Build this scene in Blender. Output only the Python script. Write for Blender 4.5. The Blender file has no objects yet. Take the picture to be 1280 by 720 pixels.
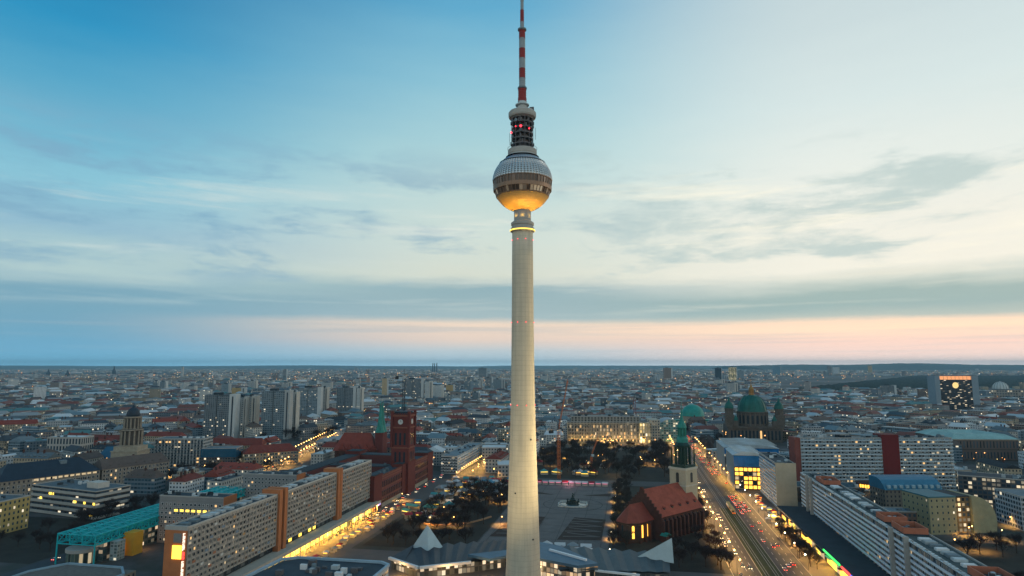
import bpy, math, random
from math import sin, cos, pi, radians, atan2, hypot, floor, sqrt
from mathutils import Vector, Matrix
random.seed(7)
# ------------------------------------------------------------------ frame, camera, light
CAMH = 115.0; F = 794.0; TH = math.atan(97/F); A = radians(10.4)
CA, SA = cos(TH), sin(TH)
scn = bpy.context.scene
COL = scn.collection
def lin(r, g, b):
    def f(c):
        c /= 255.0
        return c/12.92 if c <= .04045 else ((c+.055)/1.055)**2.4
    return (f(r), f(g), f(b), 1.0)
cam = bpy.data.cameras.new('camera'); cam.sensor_width = 36; cam.lens = F/1280*36
cam.clip_start = 1; cam.clip_end = 120000
co = bpy.data.objects.new('camera', cam); COL.objects.link(co)
co.location = (0, 0, CAMH); co.rotation_euler = (pi/2+TH, 0, 0)
scn.camera = co
scn.view_settings.view_transform = 'Standard'; scn.view_settings.look = 'None'
scn.view_settings.exposure = 0.22; scn.view_settings.gamma = 1.0
scn.view_settings.use_curve_mapping = False
cy = scn.cycles
cy.use_denoising = True
try: cy.denoiser = 'OPENIMAGEDENOISE'; cy.denoising_input_passes = 'RGB_ALBEDO_NORMAL'
except Exception: pass
cy.max_bounces = 3; cy.diffuse_bounces = 1; cy.glossy_bounces = 2; cy.transmission_bounces = 2
cy.volume_bounces = 0; cy.transparent_max_bounces = 4
cy.sample_clamp_indirect = 3.0; cy.sample_clamp_direct = 30.0
cy.caustics_reflective = False; cy.caustics_refractive = False
cy.use_adaptive_sampling = True; cy.adaptive_threshold = 0.015
cy.use_light_tree = True
scn.render.filter_size = 1.5 if hasattr(scn.render, 'filter_size') else None

class NT:
    """tiny wrapper to write node trees as expressions"""
    def __init__(s, nt): s.nt = nt; s.N = nt.nodes; s.L = nt.links
    def new(s, t, **k):
        n = s.N.new(t)
        for a, b in k.items(): setattr(n, a, b)
        return n
    def put(s, inp, v):
        if isinstance(v, bpy.types.NodeSocket): s.L.new(v, inp)
        elif v is not None: inp.default_value = v
    def m(s, op, a, b=None, c=None, clamp=False):
        n = s.new('ShaderNodeMath', operation=op); n.use_clamp = clamp
        s.put(n.inputs[0], a)
        if b is not None: s.put(n.inputs[1], b)
        if c is not None: s.put(n.inputs[2], c)
        return n.outputs[0]
    def mix(s, f, a, b, mode='MIX'):
        n = s.new('ShaderNodeMix', data_type='RGBA', blend_type=mode)
        s.put(n.inputs[0], f); s.put(n.inputs[6], a); s.put(n.inputs[7], b)
        return n.outputs[2]
    def fmix(s, f, a, b):
        n = s.new('ShaderNodeMix', data_type='FLOAT')
        s.put(n.inputs[0], f); s.put(n.inputs[2], a); s.put(n.inputs[3], b)
        return n.outputs[0]
    def sstep(s, v, lo, hi, a=0.0, b=1.0):
        n = s.new('ShaderNodeMapRange', interpolation_type='SMOOTHSTEP')
        s.put(n.inputs[0], v); n.inputs[1].default_value = lo; n.inputs[2].default_value = hi
        n.inputs[3].default_value = a; n.inputs[4].default_value = b
        return n.outputs[0]
    def comb(s, x, y, z):
        n = s.new('ShaderNodeCombineXYZ')
        s.put(n.inputs[0], x); s.put(n.inputs[1], y); s.put(n.inputs[2], z)
        return n.outputs[0]
    def sep(s, v):
        n = s.new('ShaderNodeSeparateXYZ'); s.put(n.inputs[0], v)
        return n.outputs
    def noise(s, vec, scale, detail=3, rough=.5, dist=0.0):
        n = s.new('ShaderNodeTexNoise'); s.put(n.inputs['Vector'], vec)
        n.inputs['Scale'].default_value = scale; n.inputs['Detail'].default_value = detail
        n.inputs['Roughness'].default_value = rough; n.inputs['Distortion'].default_value = dist
        return n.outputs[0]
    def ramp(s, f, stops):
        n = s.new('ShaderNodeValToRGB'); s.put(n.inputs[0], f)
        e = n.color_ramp.elements
        while len(e) < len(stops): e.new(.5)
        for i, (p, c) in enumerate(stops): e[i].position = p; e[i].color = c
        return n.outputs[0]

# world: a Nishita sky blended into the measured dusk gradient and its cloud layers (all in world directions)
w = bpy.data.worlds.new('World'); scn.world = w; w.use_nodes = True
w.node_tree.nodes.clear(); X = NT(w.node_tree)
tc = X.new('ShaderNodeTexCoord').outputs['Generated']
x, y, z = X.sep(tc)
az = X.m('ARCTAN2', x, y)                       # 0 = straight down the view, + to the west (right)
el = X.m('ARCSINE', X.m('MINIMUM', X.m('MAXIMUM', z, -1.0), 1.0))
eld = X.m('MULTIPLY', el, 180/pi)               # degrees
wv = X.comb(X.m('MULTIPLY', az, 1.6), X.m('MULTIPLY', el, 9.0), 0.3)
n1 = X.m('SUBTRACT', X.noise(wv, 1.0, 4, .55), .5)
wv2 = X.comb(X.m('MULTIPLY', az, 5.0), X.m('MULTIPLY', el, 30.0), 3.1)
n2 = X.m('SUBTRACT', X.noise(wv2, 1.0, 5, .6, .4), .5)
warp = X.m('ADD', X.m('MULTIPLY', n1, 3.4), X.m('MULTIPLY', n2, 2.0))
amp = X.sstep(eld, 1.0, 9.0, .1, 1.0)
ew = X.m('ADD', eld, X.m('MULTIPLY', warp, amp))
pos = X.m('DIVIDE', ew, 60.0, clamp=True)
def stops(l): return [(max(0, d/60.0), lin(*c)) for d, c in l]
L_ = X.ramp(pos, stops([(0, (92,150,180)), (1.5,(96,152,182)), (3,(106,157,183)), (5.6,(118,163,184)), (7.0,(172,200,203)), (8.6,(160,194,203)), (10,(140,182,203)), (14.3,(130,189,210)), (19.7,(92,166,198)), (24.8,(44,142,188)), (32,(26,108,160)), (60,(20,70,120))]))
C_ = X.ramp(pos, stops([(0, (134,166,182)), (1.3,(170,184,190)), (2.3,(212,196,184)), (3.7,(232,212,192)), (4.4,(158,182,188)), (7.0,(140,172,182)), (8.3,(206,215,204)), (11.3,(200,216,210)), (18.4,(168,206,212)), (25,(134,188,208)), (31.4,(92,164,200)), (60,(25,85,135))]))
R_ = X.ramp(pos, stops([(0, (200,192,186)), (.9,(226,200,188)), (1.9,(236,204,188)), (2.9,(253,222,192)), (3.5,(246,218,192)), (4.0,(176,190,184)), (4.8,(152,178,178)), (5.9,(156,180,178)), (7.0,(214,220,210)), (8.0,(236,236,224)), (12,(230,233,224)), (16,(220,230,226)), (21,(206,223,224)), (60,(60,120,160))]))
fl = X.sstep(az, -.64, -.04); fr = X.sstep(az, -.04, .50)
sky = X.mix(fr, X.mix(fl, L_, C_), R_)
# loose grey patches of cloud on the right, long blue streaks on the left
cv = X.comb(X.m('MULTIPLY', az, 4.2), X.m('MULTIPLY', el, 17.0), 7.7)
nc = X.noise(cv, 1.0, 6, .58, .25)
reg = X.m('MULTIPLY', X.sstep(eld, 5.5, 9.0), X.m('SUBTRACT', 1.0, X.sstep(eld, 15.0, 21.0)))
nf_ = X.noise(X.comb(X.m('MULTIPLY', az, 15.0), X.m('MULTIPLY', el, 60.0), 2.2), 1.0, 6, .65, .6)
nc = X.m('ADD', nc, X.m('MULTIPLY', X.m('SUBTRACT', nf_, .5), .28))
cm = X.m('MULTIPLY', X.sstep(nc, .46, .66), reg)
cloudcol = X.mix(X.sstep(az, -.5, .4), lin(118,163,192), lin(176,198,198))
sky = X.mix(X.m('MULTIPLY', cm, .8), sky, cloudcol)
cv3 = X.comb(X.m('MULTIPLY', az, 3.0), X.m('MULTIPLY', el, 34.0), 1.7)
nw = X.sstep(X.noise(cv3, 1.0, 5, .6, .2), .52, .75)
regw = X.m('MULTIPLY', X.sstep(eld, 5.5, 8.0), X.m('SUBTRACT', 1.0, X.sstep(eld, 13.0, 18.0)))
bright = X.mix(X.sstep(az, -.4, .4), lin(196,214,214), lin(250,246,226))
sky = X.mix(X.m('MULTIPLY', X.m('MULTIPLY', nw, regw), .8), sky, bright)
nb2 = X.sstep(X.noise(X.comb(X.m('MULTIPLY', az, 2.8), X.m('MULTIPLY', el, 42.0), 9.1), 1.0, 6, .6, .3), .48, .70)
regc = X.m('MULTIPLY', X.sstep(eld, 4.0, 5.4), X.m('SUBTRACT', 1.0, X.sstep(eld, 7.0, 9.0)))
sky = X.mix(X.m('MULTIPLY', X.m('MULTIPLY', nb2, regc), .5), sky, X.mix(X.sstep(az, -.5, .4), lin(176,200,204), lin(226,226,212)))
# thin darker bars inside the peach band near the horizon
nb = X.sstep(X.noise(X.comb(X.m('MULTIPLY', az, 2.2), X.m('MULTIPLY', el, 80.0), 4.4), 1.0, 4, .55), .5, .7)
regb = X.m('MULTIPLY', X.sstep(eld, .6, 1.6), X.m('SUBTRACT', 1.0, X.sstep(eld, 3.2, 5.0)))
sky = X.mix(X.m('MULTIPLY', X.m('MULTIPLY', nb, regb), .35), sky, lin(150,170,182))
# sky half behind the camera: an added pale fill that lights the facades
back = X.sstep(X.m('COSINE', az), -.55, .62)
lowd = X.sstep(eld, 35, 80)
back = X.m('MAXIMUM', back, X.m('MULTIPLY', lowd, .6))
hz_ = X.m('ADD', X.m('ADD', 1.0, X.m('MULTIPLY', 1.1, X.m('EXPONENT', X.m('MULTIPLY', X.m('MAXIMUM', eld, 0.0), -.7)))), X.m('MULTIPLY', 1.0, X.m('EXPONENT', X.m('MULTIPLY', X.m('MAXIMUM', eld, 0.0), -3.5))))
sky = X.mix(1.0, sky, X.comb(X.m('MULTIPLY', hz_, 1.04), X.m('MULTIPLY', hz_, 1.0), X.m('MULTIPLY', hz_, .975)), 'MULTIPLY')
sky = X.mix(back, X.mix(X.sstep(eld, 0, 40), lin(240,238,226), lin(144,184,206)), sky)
nis = X.new('ShaderNodeTexSky', sky_type='NISHITA')
nis.sun_disc = False; nis.sun_elevation = radians(1.5); nis.sun_rotation = radians(62)
nis.altitude = 100; nis.air_density = 1.0; nis.dust_density = 1.5
nsk = X.mix(1.0, nis.outputs[0], (.12,.12,.12,1), 'MULTIPLY')
sky = X.mix(.06, sky, nsk)
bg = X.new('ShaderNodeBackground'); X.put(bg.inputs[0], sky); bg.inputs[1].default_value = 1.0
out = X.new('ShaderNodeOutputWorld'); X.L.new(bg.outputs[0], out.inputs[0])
w.cycles.sampling_method = 'MANUAL'; w.cycles.sample_map_resolution = 1024

# the last glow of the sun, a broad weak warm light from low on the right
sl = bpy.data.lights.new('afterglow', 'SUN'); sl.energy = .30; sl.angle = radians(24); sl.color = (1, .84, .66)
so = bpy.data.objects.new('afterglow', sl); COL.objects.link(so)
so.rotation_euler = Vector((-sin(radians(80)), -cos(radians(80)), -.16)).to_track_quat('-Z', 'Y').to_euler()

# ------------------------------------------------------------------ helpers
def ray(px, py):
    u = (360-py)/F
    return ((px-640)/F, CA-u*SA, u*CA+SA)
def ts(x, y): return (x*cos(A)-y*sin(A), x*sin(A)+y*cos(A))       # world -> city axes (t across, s along the avenue)
def wxy(t, s): return (s*sin(A)+t*cos(A), s*cos(A)-t*sin(A))
def at(px, py, z=0.0):
    r = ray(px, py); k = (z-CAMH)/r[2]
    return (r[0]*k, r[1]*k)
def atd(px, py, y):
    r = ray(px, py); k = y/r[1]
    return (r[0]*k, y, CAMH+r[2]*k)
def pixof(x, y, z):
    z -= CAMH; d = y*CA+z*SA; v = -y*SA+z*CA
    return (640+F*x/max(d, 1), 360-F*v/max(d, 1))

MATS = {}
def mat(name, col, rough=.85, metal=0.0, var=.18, scale=.25, emit=None, est=0.0, spec=.3, bump=0.0, objvar=0.0):
    if name in MATS: return MATS[name]
    m = bpy.data.materials.new(name); m.use_nodes = True; m.node_tree.nodes.clear(); n = NT(m.node_tree)
    b = n.new('ShaderNodeBsdfPrincipled'); o = n.new('ShaderNodeOutputMaterial'); n.L.new(b.outputs[0], o.inputs[0])
    c = tuple(col)+(1,) if len(col) == 3 else col
    if emit is None and var > 0:
        tcn = n.new('ShaderNodeTexCoord').outputs['Object']
        nn = n.noise(tcn, scale, 4, .6)
        nn2 = n.noise(tcn, scale*9, 3, .6)
        f = n.m('ADD', n.m('MULTIPLY', n.m('SUBTRACT', nn, .5), var*3.2), n.m('MULTIPLY', n.m('SUBTRACT', nn2, .5), var*1.8))
        f = n.m('ADD', f, 1.0)
        if objvar:
            orr = n.new('ShaderNodeObjectInfo').outputs['Random']
            f = n.m('MULTIPLY', f, n.m('ADD', 1-objvar, n.m('MULTIPLY', orr, 2*objvar)))
        cc = n.mix(1.0, c, n.comb(f, f, f), 'MULTIPLY')
        n.put(b.inputs['Base Color'], cc)
        if bump:
            bp = n.new('ShaderNodeBump'); bp.inputs['Strength'].default_value = bump; n.put(bp.inputs['Height'], nn2)
            n.L.new(bp.outputs[0], b.inputs['Normal'])
    else:
        b.inputs['Base Color'].default_value = c
    b.inputs['Roughness'].default_value = rough; b.inputs['Metallic'].default_value = metal
    b.inputs['Specular IOR Level'].default_value = spec
    if emit is not None:
        b.inputs['Emission Color'].default_value = tuple(emit)+(1,); b.inputs['Emission Strength'].default_value = est
        m.cycles.emission_sampling = 'NONE'
    MATS[name] = m
    return m

def facade(name, wall, glass=(.025,.04,.055), fw=.5, fh=.5, lit=.07, lits=1.6, warm=(1,.62,.22), island=False, var=.25,
           line=.0, cv=.5, rib=0.0, pal=None, floorlit=0.0):
    """wall with a grid of windows; UVs are in window cells (u) and storeys (v)"""
    if name in MATS: return MATS[name]
    m = bpy.data.materials.new(name); m.use_nodes = True; m.node_tree.nodes.clear(); n = NT(m.node_tree)
    b = n.new('ShaderNodeBsdfPrincipled'); o = n.new('ShaderNodeOutputMaterial'); n.L.new(b.outputs[0], o.inputs[0])
    uv = n.new('ShaderNodeTexCoord').outputs['UV']; u, v, _ = n.sep(uv)
    fu = n.m('FRACT', u); fv = n.m('FRACT', v)
    mu = n.m('LESS_THAN', n.m('ABSOLUTE', n.m('SUBTRACT', fu, .5)), fw/2) if fw < 1 else 1.0
    mv = n.m('LESS_THAN', n.m('ABSOLUTE', n.m('SUBTRACT', fv, cv)), fh/2)
    mk = n.m('MULTIPLY', mu, mv)
    rnd = n.new('ShaderNodeNewGeometry').outputs['Random Per Island'] if island else n.new('ShaderNodeObjectInfo').outputs['Random']
    wn = n.new('ShaderNodeTexWhiteNoise', noise_dimensions='3D')
    n.put(wn.inputs['Vector'], n.comb(n.m('FLOOR', u), n.m('FLOOR', v), n.m('MULTIPLY', rnd, 917.0)))
    r1 = wn.outputs['Value']; rc = n.sep(wn.outputs['Color'])
    thr = n.m('SUBTRACT', 1.0, n.m('MULTIPLY', lit, n.m('ADD', .25, n.m('MULTIPLY', n.m('FRACT', n.m('MULTIPLY', rnd, 31.7)), 1.5))))
    if floorlit:
        thr = n.m('SUBTRACT', thr, n.m('MULTIPLY', n.m('LESS_THAN', v, 1.0), floorlit))
    on = n.m('MULTIPLY', n.m('GREATER_THAN', r1, thr), mk)
    if pal:
        wc = n.ramp(rnd, [(i/len(pal), tuple(c)+(1,)) for i, c in enumerate(pal)])
        wc.node.color_ramp.interpolation = 'CONSTANT'
    else: wc = tuple(wall)+(1,)
    geo = n.new('ShaderNodeTexCoord').outputs['Object']
    d1 = n.noise(geo, .12, 4, .6); d2 = n.noise(geo, 1.3, 3, .6)
    k = n.m('ADD', 1.0, n.m('ADD', n.m('MULTIPLY', n.m('SUBTRACT', d1, .5), var*2), n.m('MULTIPLY', n.m('SUBTRACT', d2, .5), var)))
    k = n.m('MULTIPLY', k, n.m('ADD', .78, n.m('MULTIPLY', n.m('FRACT', n.m('MULTIPLY', rnd, 7.31)), .44)))
    if line:
        k = n.m('MULTIPLY', k, n.m('SUBTRACT', 1.0, n.m('MULTIPLY', n.m('LESS_THAN', fv, .07), line)))
    wc = n.mix(1.0, wc, n.comb(k, k, k), 'MULTIPLY')
    gk = n.m('ADD', .5, n.m('MULTIPLY', rc[1], 1.6))
    gc = n.mix(1.0, tuple(glass)+(1,), n.comb(gk, gk, gk), 'MULTIPLY')
    n.put(b.inputs['Base Color'], n.mix(mk, wc, gc))
    n.put(b.inputs['Roughness'], n.fmix(mk, .85, .22))
    ec = n.mix(rc[0], tuple(warm)+(1,), (1,.86,.6,1))
    n.put(b.inputs['Emission Color'], ec)
    n.put(b.inputs['Emission Strength'], n.m('MULTIPLY', on, n.m('MULTIPLY', lits*.62, n.m('ADD', .15, n.m('MULTIPLY', rc[2], n.m('MULTIPLY', rc[2], 1.6))))))
    m.cycles.emission_sampling = 'NONE'
    MATS[name] = m
    return m

class MB:
    def __init__(s): s.v = []; s.f = []; s.m = []; s.uv = []; s.M = None
    def add(s, pts, faces, m=0, uvs=None):
        b = len(s.v)
        if s.M is not None: pts = [tuple(s.M @ Vector(p)) for p in pts]
        s.v += pts
        for i, fc in enumerate(faces):
            s.f.append(tuple(b+k for k in fc)); s.m.append(m if isinstance(m, int) else m[i])
            s.uv.append(uvs[i] if uvs else None)
        return s
    def box(s, x0, x1, y0, y1, z0, z1, m=0, cell=None, top=None, v0=0):
        p = [(x0,y0,z0),(x1,y0,z0),(x1,y1,z0),(x0,y1,z0),(x0,y0,z1),(x1,y0,z1),(x1,y1,z1),(x0,y1,z1)]
        f = [(0,1,5,4),(1,2,6,5),(2,3,7,6),(3,0,4,7),(4,5,6,7),(3,2,1,0)]
        uvs = None
        if cell:
            nx = max(1, round((x1-x0)/cell[0])); ny = max(1, round((y1-y0)/cell[0])); nz = max(1, round((z1-z0)/cell[1]))
            q = lambda a, o: [(o,v0),(o+a,v0),(o+a,v0+nz),(o,v0+nz)]
            uvs = [q(nx,0), q(ny,nx+3), q(nx,nx+ny+7), q(ny,2*nx+ny+11), None, None]
        mm = [m,m,m,m,m if top is None else top,m]
        return s.add(p, f, mm, uvs)
    def prism(s, poly, z0, z1, m=0, cell=None, top=None):
        n = len(poly); p = [(a,b,z0) for a,b in poly]+[(a,b,z1) for a,b in poly]
        f = [(i,(i+1)%n,(i+1)%n+n,i+n) for i in range(n)]; uvs = [None]*n
        if cell:
            uvs = []; o = 0; nz = max(1, round((z1-z0)/cell[1]))
            for i in range(n):
                a, b = poly[i], poly[(i+1)%n]; k = max(1, round(hypot(a[0]-b[0], a[1]-b[1])/cell[0]))
                uvs.append([(o,0),(o+k,0),(o+k,nz),(o,nz)]); o += k+2
        f += [tuple(range(n,2*n)), tuple(range(n-1,-1,-1))]
        return s.add(p, f, [m]*n+[m if top is None else top, m], uvs+[None,None])
    def lathe(s, prof, n=32, m=0, cx=0, cy=0, cap=True, cell=None, a0=0.0):
        p = []; f = []; uvs = []
        for r, z in prof:
            for i in range(n): p.append((cx+r*cos(a0+2*pi*i/n), cy+r*sin(a0+2*pi*i/n), z))
        for j in range(len(prof)-1):
            for i in range(n):
                f.append((j*n+i, j*n+(i+1)%n, (j+1)*n+(i+1)%n, (j+1)*n+i)); uvs.append([(i,j),(i+1,j),(i+1,j+1),(i,j+1)])
        if cap:
            if prof[-1][0] > .01: f.append(tuple((len(prof)-1)*n+i for i in range(n))); uvs.append(None)
            if prof[0][0] > .01: f.append(tuple(n-1-i for i in range(n))); uvs.append(None)
        return s.add(p, f, m, uvs)
    def bar(s, a, b, r, n=4, m=0, r2=None):
        a = Vector(a); b = Vector(b); d = b-a
        if d.length < 1e-6: return s
        q = d.to_track_quat('Z', 'Y'); r2 = r if r2 is None else r2
        p = [tuple(a+q@Vector((r*cos(2*pi*(i+.5)/n), r*sin(2*pi*(i+.5)/n), 0))) for i in range(n)]
        p += [tuple(b+q@Vector((r2*cos(2*pi*(i+.5)/n), r2*sin(2*pi*(i+.5)/n), 0))) for i in range(n)]
        f = [(i,(i+1)%n,(i+1)%n+n,i+n) for i in range(n)]+[tuple(range(n,2*n)), tuple(range(n-1,-1,-1))]
        return s.add(p, f, m)
    def gable(s, x0, x1, y0, y1, z0, z1, m=0, axis='x', hip=0.0, mg=None):
        """pitched roof, ridge along axis; hip = how far the ridge ends are pulled in"""
        mg = m if mg is None else mg
        if axis == 'x':
            ym = (y0+y1)/2
            p = [(x0,y0,z0),(x1,y0,z0),(x1,y1,z0),(x0,y1,z0),(x0+hip,ym,z1),(x1-hip,ym,z1)]
        else:
            xm = (x0+x1)/2
            p = [(x1,y0,z0),(x1,y1,z0),(x0,y1,z0),(x0,y0,z0),(xm,y0+hip,z1),(xm,y1-hip,z1)]
        return s.add(p, [(0,1,5,4),(2,3,4,5),(1,2,5),(3,0,4),(3,2,1,0)], [m,m,mg,mg,m])
    def ball(s, c, r, n=8, m=0, sz=1.0):
        k = max(4, n//2)
        return s.lathe([(max(1e-3, r*sin(pi*i/k)), c[2]-r*sz*cos(pi*i/k)) for i in range(k+1)], n, m, c[0], c[1], cap=False)
    def build(s, name, mats, parent=None, smooth=False, loc=None):
        me = bpy.data.meshes.new(name); me.from_pydata(s.v, [], s.f)
        if not isinstance(mats, (list, tuple)): mats = [mats]
        for q in mats: me.materials.append(q)
        me.polygons.foreach_set('material_index', s.m)
        if any(u is not None for u in s.uv):
            l = me.uv_layers.new(name='UVMap'); data = []
            for fc, u in zip(s.f, s.uv):
                if u is None: data += [0.0, 0.0]*len(fc)
                else:
                    for a in u: data += [float(a[0]), float(a[1])]
            l.data.foreach_set('uv', data)
        if smooth: me.polygons.foreach_set('use_smooth', [True]*len(s.f))
        me.update()
        return link(name, me, parent, loc)
def link(name, me, parent=None, loc=None, rz=0.0):
    o = bpy.data.objects.new(name, me); COL.objects.link(o)
    if parent is not None: o.parent = parent
    if loc is not None: o.location = loc
    if rz: o.rotation_euler[2] = rz
    return o
def tag(o, label=None, cat=None, group=None, kind=None):
    if label: o['label'] = label
    if cat: o['category'] = cat
    if group: o['group'] = group
    if kind: o['kind'] = kind
    return o
def root(name, label, cat, xy, rot=0.0, group=None, z=0.0, city=True):
    """an Empty at the thing's base; city=True turns it into the street grid"""
    o = bpy.data.objects.new(name, None); COL.objects.link(o)
    o.empty_display_size = 1
    o.location = (xy[0], xy[1], z); o.rotation_euler = (0, 0, (-A if city else 0)+rot)
    return tag(o, label, cat, group)
def copy_tree(o, parent=None):
    c = o.copy(); COL.objects.link(c)
    if parent is not None: c.parent = parent
    for ch in list(o.children): copy_tree(ch, c)
    return c
ORD = ['nearest','second nearest','third nearest','fourth nearest','fifth nearest','sixth nearest','seventh nearest','eighth nearest','ninth nearest','tenth nearest',
 'eleventh nearest','twelfth nearest','thirteenth nearest','fourteenth nearest','fifteenth nearest','sixteenth nearest','seventeenth nearest','eighteenth nearest','nineteenth nearest','twentieth nearest']
def ordn(i):
    if i < 20: return ORD[i]
    tens = ['','','twenty','thirty','forty','fifty'][(i+1)//10]; u = ['th','first','second','third','fourth','fifth','sixth','seventh','eighth','ninth'][(i+1)%10]
    if (i+1)%10 == 0: return {30:'thirtieth',40:'fortieth',50:'fiftieth'}.get(i+1, 'farthest')+' nearest'
    return tens+' '+u+' nearest'

# ------------------------------------------------------------------ materials
CONC = mat('concrete', (.36,.35,.32), .8, var=.12, scale=.15)
PALE = mat('pale_plaster', (.46,.44,.39), .85, objvar=.1)
WHITE = mat('white_paint', (.68,.69,.68), .6, var=.1)
DARKM = mat('dark_metal', (.035,.04,.045), .5, .4)
ROOFD = mat('dark_roofing', (.032,.044,.054), .85, var=.3, scale=.12, objvar=.35)
ROOFG = mat('grey_roofing', (.12,.16,.18), .85, var=.3, scale=.1, objvar=.35)
ROOFP = mat('pale_roofing', (.42,.47,.48), .8, var=.25, scale=.1, objvar=.25)
TILE = mat('red_tiles', (.20,.042,.027), .8, var=.25, scale=.3, objvar=.25)
COPPER = mat('green_copper', (.02,.20,.16), .55, var=.4, scale=.3)
SLATE = mat('dark_slate', (.018,.03,.045), .6, var=.3)
BROWNROOF = mat('brown_roof', (.10,.075,.062), .8, var=.25)
BRICK = mat('orange_brick', (.42,.155,.06), .85, var=.15, scale=.4)
REDBRICK = mat('red_brick', (.125,.030,.024), .85, var=.22, scale=.3)
DKBRICK = mat('church_brick', (.075,.034,.026), .9, var=.3, scale=.3)
STONE = mat('sooty_stone', (.10,.085,.07), .9, var=.4, scale=.3)
SAND = mat('sandstone', (.33,.29,.22), .9, var=.3, scale=.3)
GLASS = mat('dark_glass', (.02,.03,.04), .12, var=0, spec=.6)
GLASSB = mat('blue_glass', (.015,.17,.42), .2, var=.3, scale=.2, spec=.6)
CURT = mat('curtained_glass', (.12,.13,.13), .4, var=.3)
WLIT = mat('warm_window_light', (.1,.1,.1), emit=(1,.58,.2), est=.95)
WLIT2 = mat('pale_window_light', (.1,.1,.1), emit=(1,.74,.40), est=.55)
GLOW = mat('shop_light', (.1,.1,.1), emit=(1,.46,.05), est=2.6)
GLOWY = mat('shop_light_yellow', (.1,.1,.1), emit=(1,.66,.08), est=2.0)
GLOWO = mat('orange_light', (.1,.1,.1), emit=(1,.33,.05), est=2.4)
GLOWR = mat('red_light', (.1,.02,.02), emit=(1,.05,.04), est=3.0)
GLOWP = mat('pink_light', (.1,.05,.1), emit=(1,.30,.42), est=.8)
GLOWV = mat('violet_light', (.1,.05,.1), emit=(.55,.42,1), est=.9)
GLOWG = mat('green_neon', (.02,.1,.02), emit=(.05,1,.12), est=2.2)
GLOWB = mat('blue_neon', (.02,.02,.1), emit=(.1,.15,1), est=1.6)
LAMP = mat('lamp_light', (.2,.2,.2), emit=(1,.50,.12), est=16)
LAMPW = mat('white_lamp_light', (.2,.2,.2), emit=(1,.80,.52), est=14)

# ------------------------------------------------------------------ ground and streets
g = MB()
def axis(lim):
    r = [0]; stp = 60
    while r[-1] < lim: r.append(r[-1]+stp); stp *= 1.13
    return [-a for a in r[:0:-1]]+r
gx = axis(30000); gy = [a for a in axis(32000) if a > -800]
nx = len(gx)
def gz(a, b):
    k_ = max(0.0, min(1.0, (hypot(a, b)-19000)/9000)); return k_*k_*(3-2*k_)*(98+20*sin(a/2300+b/5000)+14*sin(a/900+1+b/1700))
g.add([(a, b, gz(a, b)) for b in gy for a in gx], [(j*nx+i, j*nx+i+1, (j+1)*nx+i+1, (j+1)*nx+i) for j in range(len(gy)-1) for i in range(nx-1)])
gm = bpy.data.materials.new('city_ground'); gm.use_nodes = True; gm.node_tree.nodes.clear(); n = NT(gm.node_tree)
b = n.new('ShaderNodeBsdfPrincipled'); o_ = n.new('ShaderNodeOutputMaterial'); n.L.new(b.outputs[0], o_.inputs[0])
P_ = n.new('ShaderNodeTexCoord').outputs['Object']
a1 = n.noise(P_, .03, 5, .6); a2 = n.noise(P_, .35, 4, .6); a3 = n.noise(P_, .0016, 5, .6)
cg = n.ramp(a1, [(.3,(.018,.026,.016,1)), (.45,(.035,.038,.032,1)), (.55,(.055,.055,.055,1)), (.7,(.085,.083,.08,1))])
cf = n.ramp(a3, [(.35,(.012,.022,.018,1)), (.5,(.04,.05,.05,1)), (.62,(.11,.115,.115,1)), (.8,(.05,.05,.05,1))])
yy = n.sep(P_)[1]
cc = n.mix(n.sstep(yy, 900, 3500), cg, cf)
k = n.m('ADD', .7, n.m('MULTIPLY', a2, .6)); n.put(b.inputs['Base Color'], n.mix(1.0, cc, n.comb(k, k, k), 'MULTIPLY'))
b.inputs['Roughness'].default_value = .9
tag(g.build('ground', gm), kind='structure')

def sheet(name, pts, m, z=.03, kind='structure', city=True):
    q = MB(); P = [wxy(*p) if city else p for p in pts]
    q.add([(a, b, z) for a, b in P], [tuple(range(len(P)))])
    return tag(q.build(name, m), kind=kind)
ASPH = mat('asphalt', (.030,.033,.037), .7, var=.22, scale=.08, spec=.4)
PAVE = mat('paving_slabs', (.105,.10,.095), .85, var=.15, scale=.12)
SQ = mat('square_paving', (.125,.112,.105), .8, var=.32, scale=.09)
GRASS = mat('dark_grass', (.03,.045,.018), .95, var=.4, scale=.15)
PARKM = mat('park_soil', (.028,.026,.020), .95, var=.5, scale=.1)
BED = mat('bare_bed', (.050,.030,.022), .95, var=.3, scale=.3)
PAINT = mat('road_paint', (.6,.6,.58), .7, var=.2, scale=.5)
# avenue on the right of the square, with the grassed tram track in its middle
sheet('avenue_road', [(54,200),(96,200),(96,1250),(54,1250)], ASPH, .04)
sheet('side_pavement', [(96,200),(131,200),(131,655),(96,655)], PAVE, .05)
sheet('tram_lawn', [(68.5,250),(81.5,250),(80.0,556),(70.0,556)], GRASS, .12)
sheet('cross_road', [(-330,642),(330,642),(330,666),(-330,666)], ASPH, .07)
sheet('shopping_street', [(-202,250),(-176,250),(-176,660),(-202,660)], PAVE, .05)
sheet('square_paving', [(-100,395),(-16,395),(-14,640),(-100,640)], SQ, .06)
sheet('park_ground', [(-172,402),(-101,402),(-101,640),(-172,640)], PARKM, .05)
sheet('churchyard', [(-13,385),(50,385),(52,640),(-13,640)], PARKM, .05)
sheet('far_park_ground', [(-110,668),(48,668),(50,905),(-110,905)], PARKM, .05)
sheet('left_road', [(-345,180),(-333,180),(-333,640),(-345,640)], ASPH, .05)
sheet('lower_plaza', [(-176,300),(53,300),(53,384.5),(-101,384.5),(-101,394),(-176,394)], PAVE, .05)
sheet('yard_ground', [(152,300),(420,300),(420,480),(152,480)], PARKM, .05)
sheet('left_yard_ground', [(-470,330),(-347,330),(-347,430),(-470,430)], PARKM, .05)
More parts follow.
